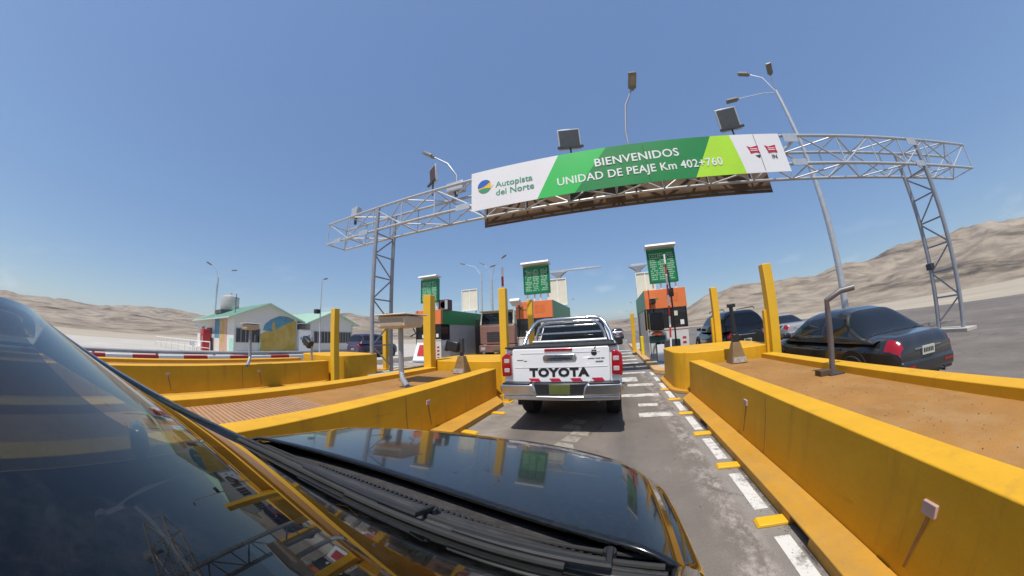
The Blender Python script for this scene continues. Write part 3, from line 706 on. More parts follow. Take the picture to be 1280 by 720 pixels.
# lane equipment before the right booth: camera cabinet, orange lamp, white board
kc = thing('camera_column', 'black camera column with orange cap left of the right booth', 'camera column', (1.72, 11.6, .15))
MB().box(-.09, .09, -.09, .09, 0, 1.15).build('column', darksteel, kc, bevel=.01)
MB().box(-.27, .27, -.25, .25, 1.2, 1.9).build('camera_box', blackp, kc, bevel=.08)
MB().lathe([(.26, 0), (.24, .08), (.12, .15), (.02, .17)], (0, -.05, 1.02), 14).build('orange_lamp', mat('orange_lens', (.8, .16, .06), .35, var=.05), kc)
MB().box(-.32, .28, -.2, .2, .72, 1.0).build('reader_box', mat('dark_green_box', (.02, .06, .045), .5, var=.2), kc, bevel=.03)
wb = MB().box(1.62, 1.98, 11.2, 11.25, .2, .82).build('white_board', white, bevel=.008); tag(wb, 'plain white board leaning low by the black camera column', 'board')
gc = thing('reader_cabinet', 'dark green metal reader cabinet in front of the right booth window', 'cabinet', (2.28, 11.9, .15))
MB().box(-.35, .35, -.2, .2, 0, .8).build('casing', mat('cabinet_dark', (.05, .08, .07), .5, var=.15), gc, bevel=.03)
MB().box(-.2, .0, -.206, -.2, .2, .6).build('door', darksteel, gc)

def boom(x, y, z0, base_label, label, lean, n, length, w=.075):
    t = thing('barrier_boom', label, 'barrier boom', (x, y, 0), group='raised red and white barrier booms')
    MB().box(-.16, .16, -.18, .18, .15, 1.05).build('motor_housing', yellow_post if base_label == 'y' else darksteel, t, bevel=.03)
    a = Vector((0, -.22, z0)); d = Vector((lean[0], lean[1], 1)).normalized(); seg = length/n
    arm = None
    for k in range(n):
        m = MB().bar(a+d*seg*k, a+d*seg*(k+1), w, .05).build('boom_red' if k % 2 else 'boom_white', redp if k % 2 else white, t)
boom(1.9, 10.2, .75, 'd', 'raised red and white barrier boom before the right booth', (.035, 0), 9, 3.2)
boom(-3.72, 9.5, .8, 'y', 'raised red and white barrier boom whose tip shows above the yellow post by the pickup', (0, 0), 9, 3.2)
tb = thing('display_pole', 'thin black pole leaning beside the raised boom at the right booth', 'pole', (2.12, 10.3, .15))
MB().tube([(0.05,0,0), (0, 0, 3.3)], .03).build('pole', blackp, tb); MB().box(-.1, .1, -.1, .06, 2.35, 2.65).build('lamp_box', blackp, tb, bevel=.03)

# ------------------------------------------------------------------ sensors on the islands
def roofed_sensor(x, y, z0, s, label, hz):
    t = thing('roofed_sensor', label, 'roofed sensor', (x, y, z0), group='pole sensors under little beige roofs')
    MB().tube([(.40*s, -.28*s, 0), (.12*s, -.1*s, .10), (0, 0, .22), (0, 0, hz)], .055*s if s > .8 else .045, 12).build('pole', steel, t)
    MB().box(.28*s, .5*s, -.38*s, -.18*s, 0, .012).build('base_plate', darksteel, t)
    MB().prism([(-.40*s, hz), (.36*s, hz+.02), (.40*s, hz+.24*s), (-.40*s, hz+.26*s)], -.28*s, .28*s, 'y').build('casing', beige, t, bevel=.03)
    MB().box(-.43*s, .43*s, -.36*s, .36*s, hz+.26*s, hz+.285*s).build('roof', mat('sensor_roof', (.62, .55, .46), .5, var=.08), t, bevel=.01)
    MB().box(-.32*s, .30*s, -.287*s, -.281*s, hz+.05*s, hz+.2*s).build('lens_panel', mat('dark_beige_panel', (.38, .32, .24), .4, var=.1), t)  # darker beige plate set on the front of the casing
    MB().tube([(.25*s, .1*s, hz), (.3*s, .12*s, hz-.1), (.22*s, .05*s, hz-.16)], .012).build('cable', blackp, t)
    return t
roofed_sensor(-3.9, 4.25, .65, .95, 'beige roofed sensor on a bent grey pole, on the island with the drain grating', 1.07)
roofed_sensor(-8.75, 3.2, .745, .62, 'small roofed sensor on a dark pole in front of the mural house', .95)
dc = thing('camera', 'black camera on a grey stalk in front of the white cabin, far left island', 'camera', (-9.5, 5.6, .65))
MB().tube([(.1, 0, 0), (.1, 0, .9)], .035).build('stalk', steel, dc); MB().obox((-.08, -.05, .72), (.5, .22, .26), Matrix.Rotation(rad(28), 3, 'Y')).build('housing', blackp, dc, bevel=.04)

def cone_base(t, s=1.):
    MB().add([(-.17,-.17,0),(.17,-.17,0),(.17,.17,0),(-.17,.17,0),(-.075,-.075,.42),(.075,-.075,.42),(.075,.075,.42),(-.075,.075,.42)], [(0,3,2,1),(4,5,6,7),(0,1,5,4),(1,2,6,5),(2,3,7,6),(3,0,4,7)]).build('tapered_base', mat('tapered_base_ochre', (.21, .13, .05), .6, var=.2, dirt=(.24, .2, .16)), t, bevel=.012)
    MB().box(-.14, .14, -.185, -.168, .02, .13).build('base_label', mat('grey_label', (.42, .36, .32), .6, var=.3, scale=30), t)
l1 = thing('lane_camera', 'black lane camera on a tapered stand, left island behind the grating', 'lane camera', (-3.52, 5.95, .65))
cone_base(l1)
MB().tube([(0,0,.42), (0, 0, .82)], .05).build('stalk', blackp, l1)
MB().obox((-.2, 0, .66), (.34, .26, .26), Matrix.Rotation(rad(12), 3, 'Y')).build('camera_head', blackp, l1, bevel=.04)
MB().prism([(-.42, .56), (-.34, .80), (-.36, .54)], -.13, .13, 'y').build('hood', blackp, l1)
MB().box(-.04, .05, -.05, .05, .5, .84).build('mount', darksteel, l1)
l2 = thing('lane_antenna', 'tall thin black antenna post on a tapered stand, right island', 'lane antenna', (2.52, 6.08, .65))
cone_base(l2)
MB().tube([(0,0,.42), (-.01, 0, .72), (-.03, 0, 1.16)], [.07, .045, .04]).build('mast', blackp, l2)
MB().box(-.1, .06, -.05, .05, 1.12, 1.19).build('antenna_tip', blackp, l2, bevel=.01)
MB().box(-.07, .07, -.07, .07, .4, .58).build('mast_socket', blackp, l2, bevel=.015)
rp = thing('mirror_post', 'dark bent post with hooked top on the right island, near the black sedan', 'post', (3.05, 3.85, .65))
MB().tube([(0,0,0), (0, 0, .85), (-.02, -.03, .98), (.16, -.12, 1.08), (.34, -.2, 1.1)], .04, 10).build('post_tube', mat('grey_brown_steel', (.16, .15, .16), .45, metal=.3, var=.15), rp)
MB().box(-.12, .12, -.12, .12, 0, .02).build('base_plate', darksteel, rp)
MB().box(-.24, -.05, -.06, .08, 0, .08).build('foot_box', mat('foot_box_brown', (.10, .06, .03), .7, var=.2), rp, bevel=.01)

# ------------------------------------------------------------------ houses at left
def house(x, y0, y1, depth, eave, ridge, label):
    """gable wall faces the road (+x) at x; ridge runs away from the road"""
    t = thing('gabled_house', label, 'house', (x, (y0+y1)/2, 0), group='white houses with mint green roofs')
    h = (y1-y0)/2
    MB().prism([(-h, 0), (h, 0), (h, eave), (0, ridge), (-h, eave)], -depth, 0, 'x').build('wall', offwhite, t)
    for s in (-1, 1):
        a = Vector((0, s*(h+.55), eave-.55*(ridge-eave)/h)); b = Vector((0, 0, ridge))
        n = (b-a).cross(Vector((1, 0, 0))).normalized(); n = n if n.z > 0 else -n
        P = [(a.y, a.z), (b.y, b.z), (b.y+n.y*.09*0, b.z+.10), (a.y, a.z+.10)]
        rs = MB().prism(P, -depth-.4, .45, 'x').build('roof_slope', roofgreen, t)
        rb_ = MB()
        for k in range(int(depth/.55)):
            x_ = .30-k*.55; rb_.bar((x_, a.y, a.z+.115), (x_, b.y, b.z+.115), .05, .03)
        rb_.build('roof_ribs', roofgreen, rs)
        MB().tube([(-depth-.4, a.y-s*-.02, a.z+.02), (.45, a.y-s*-.02, a.z+.02)], .05, 8).build('gutter', galv, t)
    MB().tube([(.03, h-.1, eave-.1), (.03, h-.1, 0)], .035, 8).build('downpipe', galv, t)
    MB().box(.003, .02, -h+.001, h-.001, 0, .28).build('plinth', mat('plinth_grey', (.42, .39, .35), .9, var=.12), t)
    return t, h
def window(t, x, y0, y1, z0, z1, face='x', bars=5, m=None):
    f = MB()
    if face == 'x':
        f.box(x, x+.05, y0-.05, y0, z0-.05, z1+.05).box(x, x+.05, y1, y1+.05, z0-.05, z1+.05).box(x, x+.05, y0, y1, z0-.05, z0).box(x, x+.05, y0, y1, z1, z1+.05)
        for k in range(1, bars): yy = y0+(y1-y0)*k/bars; f.box(x+.01, x+.04, yy-.03, yy+.03, z0, z1)
        w = f.build('window', mat('window_bars', (.30, .28, .27), .6), t)
        MB().box(x+.001, x+.01, y0, y1, z0, z1).build('pane', mat('dim_pane', (.05, .05, .055), .3, var=.3), w)
    else:
        f.box(y0-.05, y0, x-.05, x, z0-.05, z1+.05).box(y1, y1+.05, x-.05, x, z0-.05, z1+.05).box(y0, y1, x-.05, x, z0-.05, z0).box(y0, y1, x-.05, x, z1, z1+.05)
        w = f.build('window', mat('window_bars', (.30, .28, .27), .6), t)
        MB().box(y0, y1, x-.012, x-.002, z0, z1).build('pane', mat('dim_pane', (.05, .05, .055), .3, var=.3), w)
ta, h = house(-26, 8.1, 13.9, 14, 3.05, 4.2, 'white gabled house with a blue and ochre mural on its end wall')
window(ta, 0, 8.3-11, 10.3-11, 1.0, 2.05)
m = MB(); pts = [(10.35-11, .02)] + [(10.35-11+.25*sin(k*.7)*.3, .4+k*.25) for k in range(6)] + [(11.0-11, 2.0), (11.7-11, 2.2), (12.6-11, 2.55), (13.5-11, 2.95), (13.85-11, 2.9), (13.85-11, .02)]
m.prism(pts, .002, .010, 'x').build('mural_ochre_field', ochre, ta)
MB().prism([(10.6-11, 2.0), (10.75-11, 2.5), (11.3-11, 2.95), (12.1-11, 3.3), (12.9-11, 3.28), (13.6-11, 3.05), (13.5-11, 2.93), (12.6-11, 2.56), (12.0-11, 2.2), (11.4-11, 1.93)], .012, .018, 'x').build('mural_blue_arc', teal, ta)
MB().prism([(11.45-11, 2.05), (11.75-11, 2.15), (11.7-11, 2.7), (11.5-11, 2.75), (11.4-11, 2.4)], .02, .025, 'x').build('mural_figure', ochre, ta)
MB().prism([(10.15-11, .02), (10.33-11, .02), (10.36-11, 1.9), (10.22-11, 1.5)], .002, .010, 'x').build('mural_edge', mint, ta)
# painted side wall: door, small window, coloured panels
yw = -h
window(ta, yw, -11.5, -10.2, 1.5, 2.2, face='y')
MB().box(-9.2, -7.2, yw-.04, yw-.002, .02, 2.1).build('doorway', mat('dark_doorway', (.035, .03, .03), .8, var=.2), ta)
MB().box(-6.1, -4.3, yw-.012, yw-.002, 1.2, 2.9).build('mural_panel', teal, ta)
MB().box(-4.3, -1.9, yw-.013, yw-.002, .05, 2.9).build('mural_panel', salmon, ta)
MB().box(-3.6, -2.9, yw-.02, yw-.014, .8, 2.7).build('mural_panel', ochre, ta)
MB().box(-1.2, -.1, yw-.012, yw-.002, .05, 1.3).build('mural_panel', mint, ta)
MB().tube([(-1.2, -h+.4, 3.2), (-1.2, -h+.4, 4.9)], .03).build('antenna', darksteel, ta)
tb2, h2 = house(-26, 15.3, 20.5, 12, 3.0, 4.1, 'second white gabled house with barred windows, right of the mural house')
window(tb2, 0, 15.75-17.9, 17.7-17.9, 1.0, 2.05); window(tb2, 0, 18.5-17.9, 20.2-17.9, 1.0, 2.05)
wt = thing('water_tank', 'silver cylindrical water tank on a dark stand above the mural house', 'water tank', (-34, 10.0, 0))
MB().lathe([(.02, 3.95), (.92, 3.95), (.95, 4.0), (.95, 5.25), (.93, 5.3), (.5, 5.5), (.18, 5.56), (.17, 5.68), (.02, 5.7)], n=28).build('tank', mat('tank_grey', (.46, .44, .42), .5, metal=.2, var=.1, dirt=(.3, .28, .26)), wt)
MB().box(-1.2, 1.2, -1.2, 1.2, 3.55, 3.93).build('platform', darksteel, wt, bevel=.02)
for sx in (-1, 1):
    for sy in (-1, 1): MB().box(sx*1.0-.08, sx*1.0+.08, sy*1.0-.08, sy*1.0+.08, 0, 3.55).build('leg', darksteel, wt)
rf = thing('drinks_cooler', 'red drinks cooler standing against the mural house', 'cooler', (-32.6, 7.4, 0))
MB().box(-.9, .3, -.35, .35, 0, 1.95).build('casing', redp, rf, bevel=.04)
MB().box(-.75, .15, -.37, -.352, .5, 1.5).build('door_glass', mat('cooler_glass', (.25, .02, .03), .1, var=.2), rf); MB().box(.17, .21, -.40, -.352, .7, 1.3).build('handle', chrome, rf)
cb = thing('site_cabin', 'small white cabin with posted notices between the two houses', 'cabin', (-25.6, 14.55, 0))
MB().box(-2.2, 0, -.62, .62, 0, 2.15).build('wall', white, cb, bevel=.02)
MB().box(-2.3, .1, -.68, .68, 2.15, 2.22).build('roof', galv, cb)
for y, z in ((-.4, 1.4), (.0, 1.45), (.3, 1.2), (-.1, .9), (.42, 1.6)): MB().box(.001, .012, y-.09, y+.09, z-.14, z+.14).build('notice', mat('notice_blue', (.18, .3, .42), .6, var=.3), cb)
# low railing and chairs in the yard, seen as small pale clutter
yr = thing('railing', 'low white railing in the yard before the mural house', 'railing', (-27, 3.5, 0))
m = MB(); m.tube([(-12, 0, .95), (2, 2.5, .95)], .03); m.build('top_rail', white, yr)
m = MB(); m.tube([(-12, 0, .5), (2, 2.5, .5)], .02); m.build('mid_rail', white, yr)
for k in range(9): MB().tube([(-12+1.75*k, .3125*k, 0), (-12+1.75*k, .3125*k, .95)], .03).build('upright', white, yr)
def chair(x, y, rz, lab):
    t = thing('plastic_chair', lab, 'chair', (x, y, 0), rz, group='white plastic chairs in the yard')
    MB().box(-.23, .23, -.23, .23, .42, .46).build('seat', white, t, bevel=.01); MB().box(-.23, .23, .2, .24, .46, .88).build('backrest', white, t, bevel=.01)
    for a in (-.2, .2):
        for b in (-.2, .2): MB().box(a-.02, a+.02, b-.02, b+.02, 0, .42).build('leg', white, t)
chair(-30.5, 6.2, .4, 'white plastic chair nearest the red cooler'); chair(-29.2, 5.6, 1.9, 'white plastic chair farther from the red cooler')

# red and white barrier with a grey pipe rail, beyond the far left island
rw = thing('striped_barrier', 'low red and white barrier with a grey pipe rail in front of the houses', 'barrier', (-15.6, 0, 0))
y = -9.0; k = 0
while y < 9.4:
    MB().box(-.14, .14, y, y+1.05, 0, .58).build('red_block' if k % 2 else 'white_block', redp if k % 2 else white, rw, bevel=.02); y += 1.052; k += 1
MB().tube([(0, -9, .70), (0, 9.4, .70)], .075, 12).build('pipe_rail', steel, rw)
for k in range(8): MB().box(-.03, .03, -8.6+k*2.5, -8.5+k*2.5, .55, .66).build('bracket', steel, rw)
rw2 = thing('sloped_notice', 'red and white notice board on a low frame at the left booth', 'notice board', (-9.75, 12.2, .15))
MB().prism([(-.02, .05), (.42, 1.05), (.46, 1.03), (.03, .02)], -.62, .62, 'x').build('board', white, rw2)
MB().prism([(.10, .37), (.36, .95), (.352, .956), (.092, .376)], -.38, .38, 'x').build('red_field', redp, rw2)
for x in (-.54, .54): MB().box(x-.04, x+.04, .3, .36, 0, .75).build('leg', darksteel, rw2)

# ------------------------------------------------------------------ vehicles
def wheel(t, x, y, r, w, side, rim=rimm):
    o = MB().lathe([(r*.62, -w/2), (r*.93, -w/2), (r, -w/2+.03), (r, w/2-.03), (r*.93, w/2), (r*.62, w/2)], (x, y, r), 28, 'x').build('wheel', blackr, t)
    q = MB().lathe([(.02, -.02), (r*.25, -.02), (r*.3, -.01), (r*.62, 0), (r*.62, .04), (.02, .04)], (x + side*(w/2-.05) - .02, y, r), 20, 'x')
    for k in range(6):
        a = k*pi/3; q.bar((x+side*(w/2-.02), y+r*.15*cos(a), r+r*.15*sin(a)), (x+side*(w/2-.02), y+r*.6*cos(a), r+r*.6*sin(a)), .05, .03)
    q.build('rim', rim, o)
def arch(cy, r, z0, n=9):      # points along a wheel arch going towards +y
    return [(cy - r*cos(pi*k/n), z0 + r*sin(pi*k/n)) for k in range(n+1)]
def extrude_body(profile, hw, tumble, m, name, parent, bevel=.04, bz=.55, top=.05):
    """side profile (y,z) swept across the width; flanks lean in above the belt"""
    n = len(profile); xs = (-1, -.80, .80, 1); vs = []; fs = []
    for x in xs:
        for y, z in profile:
            w = hw - max(0, z-.85)*tumble - max(0, bz-z)*.12
            vs.append((x*w, y, z))
    mb = MB().prism([(0,0)]*3, 0, 0) if False else MB()
    for i in range(3):
        for k in range(n):
            k2 = (k+1) % n; fs.append((i*n+k, i*n+k2, (i+1)*n+k2, (i+1)*n+k))
    fs.append(tuple(range(n-1, -1, -1))); fs.append(tuple(3*n+k for k in range(n)))
    mb.add(vs, fs)
    return mb.build(name, m, parent, bevel=bevel, seg=3, angle=35)
def frustum(mb, y0, y1, w0, z0, y2, y3, w1, z1):
    return mb.add([(-w0,y0,z0),(w0,y0,z0),(w0,y1,z0),(-w0,y1,z0),(-w1,y2,z1),(w1,y2,z1),(w1,y3,z1),(-w1,y3,z1)], [(0,3,2,1),(4,5,6,7),(0,1,5,4),(1,2,6,5),(2,3,7,6),(3,0,4,7)])
def face_panel(c4, inset, lift, m, name, parent):
    """a pane set just proud of the quad c4 (4 points in order)"""
    P = [Vector(p) for p in c4]; c = sum(P, Vector())/4; n = (P[1]-P[0]).cross(P[3]-P[0]).normalized()
    if n.dot(c - Vector((0, c.y if abs(n.y) < .5 else 2.6, 1.2))) < 0: n = -n
    Q = [p + ((c-p).normalized()*inset) for p in P]
    mb = MB(); mb.add([q - n*.02 for q in Q] + [q + n*lift for q in Q], [(0,3,2,1),(4,5,6,7),(0,1,5,4),(1,2,6,5),(2,3,7,6),(3,0,4,7)])
    return mb.build(name, m, parent, bevel=.02)
def lerp_tab(tab, x):
    for (a, p), (b, q) in zip(tab, tab[1:]):
        if x <= b: t = (x-a)/(b-a); t = t*t*(3-2*t)*.6 + t*.4; return p+(q-p)*t
    return tab[-1][1]
def car(loc, label, cat, name, L, W, H, belt, hood, paint, style, rz=0, wr=.33):
    """y=0 rear bumper, y=L front bumper; smooth lofted body and cabin, panes lifted off the same surface"""
    t = thing(name, label, cat, loc, rz); hw = W/2; rw_, fw_ = L*.20, L*.80
    if style == 'suv':
        top = [(0, belt-.10), (.015, belt-.02), (.05, belt), (.70, belt-.01), (.76, hood), (.93, hood-.07), (.985, hood-.20), (1, hood-.36)]
        roof = [(.02, belt-.02), (.035, belt+.12), (.085, H-.14), (.12, H-.03), (.22, H), (.48, H), (.57, H-.06), (.75, belt-.04)]
    else:
        top = [(0, belt-.14), (.012, belt-.03), (.035, belt+.035), (.14, belt+.06), (.25, belt), (.68, belt-.01), (.75, hood), (.90, hood-.10), (.975, hood-.24), (1, hood-.36)]
        roof = [(.085, belt+.0), (.13, belt+.06), (.29, H-.07), (.36, H-.01), (.44, H), (.53, H-.03), (.58, H-.08), (.75, belt-.04)]
    def body(v, phi):
        f = abs(2*v-1); w = hw*(1-.20*f**9-.04*f**3); zt = lerp_tab(top, v); c, q = cos(phi), sin(phi)
        x = w*math.copysign(abs(c)**.24, c); zz = max(0, q)**.50; z = .30+(zt-.30)*zz
        x *= 1 - .05*zz**3 - .05*max(0, (.5-zz)/.5)**2
        x += math.copysign(.012*math.exp(-((z-.72)/.06)**2), c) if abs(c) > .5 else 0
        return Vector((x, L*v, z - (.02*(1-q) if q < .2 else 0)))
    def cabin(v, phi):
        zt = lerp_tab(roof, v); c, q = cos(phi), sin(phi); zz = max(0, q)**(.55 if style == 'suv' else .74); z = belt-.05+(zt-belt+.05)*zz
        k = max(0, (z-belt)/(H-belt)); x = (hw-.035)*(1-.24*k**1.25)*math.copysign(abs(c)**(.30 if style == 'suv' else .40), c)
        return Vector((x, L*v, z))
    def surf(fn, v0, v1, p0, p1, nv, np_, lift=0):
        mb = MB()
        def g(a, b):
            v, p = v0+(v1-v0)*b, p0+(p1-p0)*a; o = fn(v, p)
            if lift:
                n = (fn(v, p+.01)-fn(v, p-.01)).cross(fn(min(1, v+.004), p)-fn(max(0, v-.004), p))
                if n.length > 1e-9:
                    n.normalize(); c = Vector((0, L*.45, .7))
                    if n.dot(o-c) < 0: n = -n
                    o = o+n*lift
            return tuple(o)
        return mb.grid(g, np_, nv)
    b = surf(body, 0, 1, .002, pi-.002, 96, 44)
    n_ = 45; b.f.append(tuple(range(n_))); b.f.append(tuple(96*n_+k for k in range(n_-1, -1, -1)))
    b.build('body', paint, t, angle=50)
    surf(cabin, roof[0][0], roof[-1][0], .0, pi, 70, 40).build('cabin', paint, t)
    D = rad
    if style == 'suv': fw, rw, sides = (.585, .715), (.038, .09), ((.115, .30), (.315, .45), (.465, .60))
    else: fw, rw, sides = (.575, .715), (.135, .285), ((.235, .40), (.415, .58))
    surf(cabin, *fw, D(30), D(150), 14, 20, .006).build('windscreen', glassd, t)
    surf(cabin, *rw, D(34), D(146), 14, 20, .006).build('rear_window', glassd, t)
    for s in (-1, 1):
        for k, (v0, v1) in enumerate(sides):
            a0, a1 = D(9), D(43)
            surf(cabin, v0, v1, (a0 if s > 0 else pi-a0), (a1 if s > 0 else pi-a1), 12, 8, .005).build('side_window', glassd, t)
        a0, a1 = D(26), D(50)
        surf(body, .004, .055 if style != 'suv' else .03, (a0 if s > 0 else pi-a0), (a1+D(8) if s > 0 else pi-a1-D(8)), 8, 8, .008).build('tail_light', redlens, t)
        surf(body, .945, .992, (D(30) if s > 0 else pi-D(30)), (D(62) if s > 0 else pi-D(62)), 8, 8, .006).build('headlight', clearlens, t)
        m = MB().box(s*(hw-.03), s*(hw+.17), L*.655, L*.70, belt+.02, belt+.16); m.build('side_mirror', paint, t, bevel=.05, seg=3)
        for v in (.30, .45):
            p = body(v, D(22) if s > 0 else pi-D(22)); MB().box(p.x-s*.02, p.x+s*.022, p.y-.10, p.y+.08, belt-.17, belt-.14).build('door_handle', paint, t, bevel=.01)
        for v in (.225, .405, .625):
            surf(body, v, v+.0016, (D(2) if s > 0 else pi-D(2)), (D(40) if s > 0 else pi-D(40)), 1, 12, .002).build('door_seam', blackp, t)
        for y in (rw_, fw_):
            MB().lathe([(.02, 0), (wr+.07, 0), (wr+.07, .02), (.02, .02)], (s*(hw-.012)-.01, y, wr+.01), 28, 'x').build('wheel_arch', blackp, t)
            wheel(t, s*(hw-.10), y, wr, .23, s)
    w0 = hw*.76
    MB().box(-w0, w0, -.045, .10, .34, .56).build('rear_bumper', paint, t, bevel=.05, seg=3)
    pq = MB().box(-.16, .16, -.02, .03, .60, .735).build('number_plate', mat('plate_pale', (.50, .50, .44), .5, var=.1), t)
    pm = MB()
    for k in range(6): pm.box(-.13+k*.045, -.10+k*.045, -.023, -.0195, .635, .70)
    pm.build('plate_marks', blackp, pq)
    for p0, p1 in ((48, 48.7), (131.3, 132)): surf(body, .014, (.12 if style != 'suv' else .03), D(p0), D(p1), 1, 12, .002).build('boot_seam', blackp, t)
    if style != 'suv':
        surf(body, .716, .955, D(44), D(44.6), 1, 20, .002).build('bonnet_seam', blackp, t); surf(body, .716, .955, D(135.4), D(136), 1, 20, .002).build('bonnet_seam', blackp, t)
    MB().box(-.34, .34, -.016, .03, belt-.20, belt-.175).build('boot_trim', chrome, t, bevel=.006)
    for s in (-1, 1): MB().box(s*(w0-.30), s*(w0-.06), -.052, .0, .44, .475).build('reflector', redlens, t)
    MB().tube([(.45, -.03, .29), (.45, .4, .29)], .03).build('exhaust', chrome, t)
    MB().box(-hw+.2, hw-.2, .3, L-.3, .16, .31).build('underbody', darkm, t)
    return t
sv_ = car((5.25, 11.4, 0), 'black estate car with roof rack queueing beyond the rounded block at right', 'car', 'estate_car', 4.6, 1.95, 1.86, 1.08, 1.10, carblack, 'suv', wr=.37)
for s in (-1, 1): MB().tube([(s*.66, .55, 1.86), (s*.66, .65, 1.93), (s*.66, 2.3, 1.93), (s*.66, 2.4, 1.86)], .018).build('roof_rail', blackp, sv_)
car((5.25, 4.0, 0), 'charcoal sedan in the right hand lane beside the toll island', 'car', 'sedan_car', 4.5, 1.82, 1.47, .90, .92, cargrey, 'sedan')
car((.55, 42, 0), 'small dark car far ahead in our lane past the booths', 'car', 'far_car', 4.4, 1.8, 1.6, .98, 1.0, carpurple, 'suv')
car((9.6, 14.5, 0), 'grey car with red tail light half hidden behind the tall right post', 'car', 'grey_car', 4.4, 1.8, 1.45, .92, .93, mat('silver_car_paint', (.3, .3, .31), .3, var=.05, coat=.6), 'sedan')
pv = car((-18, 14.2, 0), 'dark purple van parked between the second house and the gantry leg', 'van', 'parked_van', 4.2, 1.8, 1.85, 1.1, 1.1, carpurple, 'suv')

# ------------------------------------------------------------------ lorry facing us in the next lane
lo = thing('lorry', 'brownish lorry facing us beside the left booth, behind the tall yellow post', 'lorry', (-7.0, 16.2, 0))
MB().box(-1.2, 1.2, 0, 1.9, .95, 2.15).build('cab_lower', lorrym, lo, bevel=.06)
MB().add([(-1.2,.0,2.15),(1.2,.0,2.15),(1.2,1.9,2.15),(-1.2,1.9,2.15),(-1.12,.16,3.1),(1.12,.16,3.1),(1.12,1.9,3.15),(-1.12,1.9,3.15)], [(0,3,2,1),(4,5,6,7),(0,1,5,4),(1,2,6,5),(2,3,7,6),(3,0,4,7)]).build('cab_upper', cream, lo, bevel=.06)
MB().add([(-1.08,-.004,2.22),(1.08,-.004,2.22),(1.02,.12,2.92),(-1.02,.12,2.92),(-1.08,.05,2.22),(1.08,.05,2.22),(1.02,.18,2.92),(-1.02,.18,2.92)], [(0,1,2,3),(7,6,5,4),(0,4,5,1),(1,5,6,2),(2,6,7,3),(3,7,4,0)]).build('windscreen', glassd, lo, bevel=.01)
MB().prism([(-.2, 3.0), (.2, 3.02), (.2, 3.1), (-.25, 3.07)], -1.1, 1.1, 'x').build('sun_visor', cream, lo, bevel=.01)
MB().box(-1.22, 1.22, -.1, .4, .45, .92).build('bumper', mat('lorry_bumper', (.24, .12, .10), .5, var=.15), lo, bevel=.04)
gl = MB()
for k in range(5): gl.box(-.7, .7, -.03, .0, 1.15+k*.13, 1.22+k*.13)
gl.build('grille', darksteel, lo)
for s in (-1, 1):
    MB().box(s*.8, s*1.1, -.115, -.09, .58, .78).build('headlight', clearlens, lo, bevel=.02)
    m = MB().box(s*1.35, s*1.55, .1, .2, 2.0, 2.6); m.tube([(s*1.15, .3, 2.7), (s*1.45, .15, 2.62)], .025); m.build('mirror', blackp, lo, bevel=.02)
    for y in (1.0, 4.6, 6.0): wheel(lo, s*1.0, y, .48, .3, s)
MB().box(-1.22, 1.22, 2.1, 7.2, 1.15, 3.05).build('cargo_box', lorrym, lo, bevel=.03); MB().box(-.5, .5, .3, 7.0, .6, 1.12).build('chassis', darkm, lo)
MB().box(-.25, .25, -.125, -.101, .5, .62).build('number_plate', plateym, lo)

# ------------------------------------------------------------------ the white pickup ahead
pk = thing('pickup_truck', 'white double cab pickup with chrome roll bar stopped right ahead of us', 'pickup truck', (-.81, 4.17, 0), rad(1.0))
hw = .905
prof = [(.06, .62), (.03, .80), (.05, 1.315), (1.75, 1.32), (1.80, 1.12), (3.75, 1.12), (3.9, 1.08), (4.95, .99), (5.2, .86), (5.27, .62), (5.22, .42), (4.85, .38)]
prof += list(reversed(arch(4.32, .47, .36))) + [(3.75, .36), (1.75, .36)] + list(reversed(arch(1.22, .47, .36))) + [(.55, .50)]
extrude_body(prof, hw, .07, truckwhite, 'body', pk, bevel=.035)
# cab
mb = MB(); frustum(mb, 1.82, 3.95, .85, 1.10, 2.0, 3.05, .66, 1.79); mb.build('cab', truckwhite, pk, bevel=.07, seg=3)
face_panel([(-.84,1.82,1.12),(.84,1.82,1.12),(.665,1.985,1.77),(-.665,1.985,1.77)], .045, .012, tglass, 'rear_window', pk)
face_panel([(-.84,3.95,1.12),(.84,3.95,1.12),(.665,3.08,1.77),(-.665,3.08,1.77)], .08, .012, tglass, 'windscreen', pk)
for s in (-1, 1):
    for ya, yb, yc, yd, nm in ((1.95, 2.72, 2.72, 2.12, 'rear_side_window'), (2.78, 3.72, 3.1, 2.78, 'front_side_window')):
        n = Vector((s, 0, .28)).normalized(); P = [Vector((s*.843, ya, 1.16)), Vector((s*.843, yb, 1.16)), Vector((s*.69, yc, 1.70)), Vector((s*.69, yd, 1.70))]
        MB().add([p-n*.02 for p in P]+[p+n*.012 for p in P], [(0,3,2,1),(4,5,6,7),(0,1,5,4),(1,2,6,5),(2,3,7,6),(3,0,4,7)]).build(nm, tglass, pk, bevel=.01)
    MB().box(s*.86, s*1.10, 3.45, 3.6, 1.12, 1.36).build('side_mirror', blackp, pk, bevel=.05)
    for y in (1.22, 4.32): wheel(pk, s*.775, y, .385, .26, s)
    MB().box(s*.76, s*.885, .62, .66, .28, .56).build('mudflap', blackr, pk)
    MB().box(s*.84, s*.93, 1.9, 3.7, .30, .38).build('side_step', chrome, pk, bevel=.03)
    MB().box(s*.62, s*.84, 5.08, 5.24, .80, .95).build('headlight', clearlens, pk, bevel=.03)
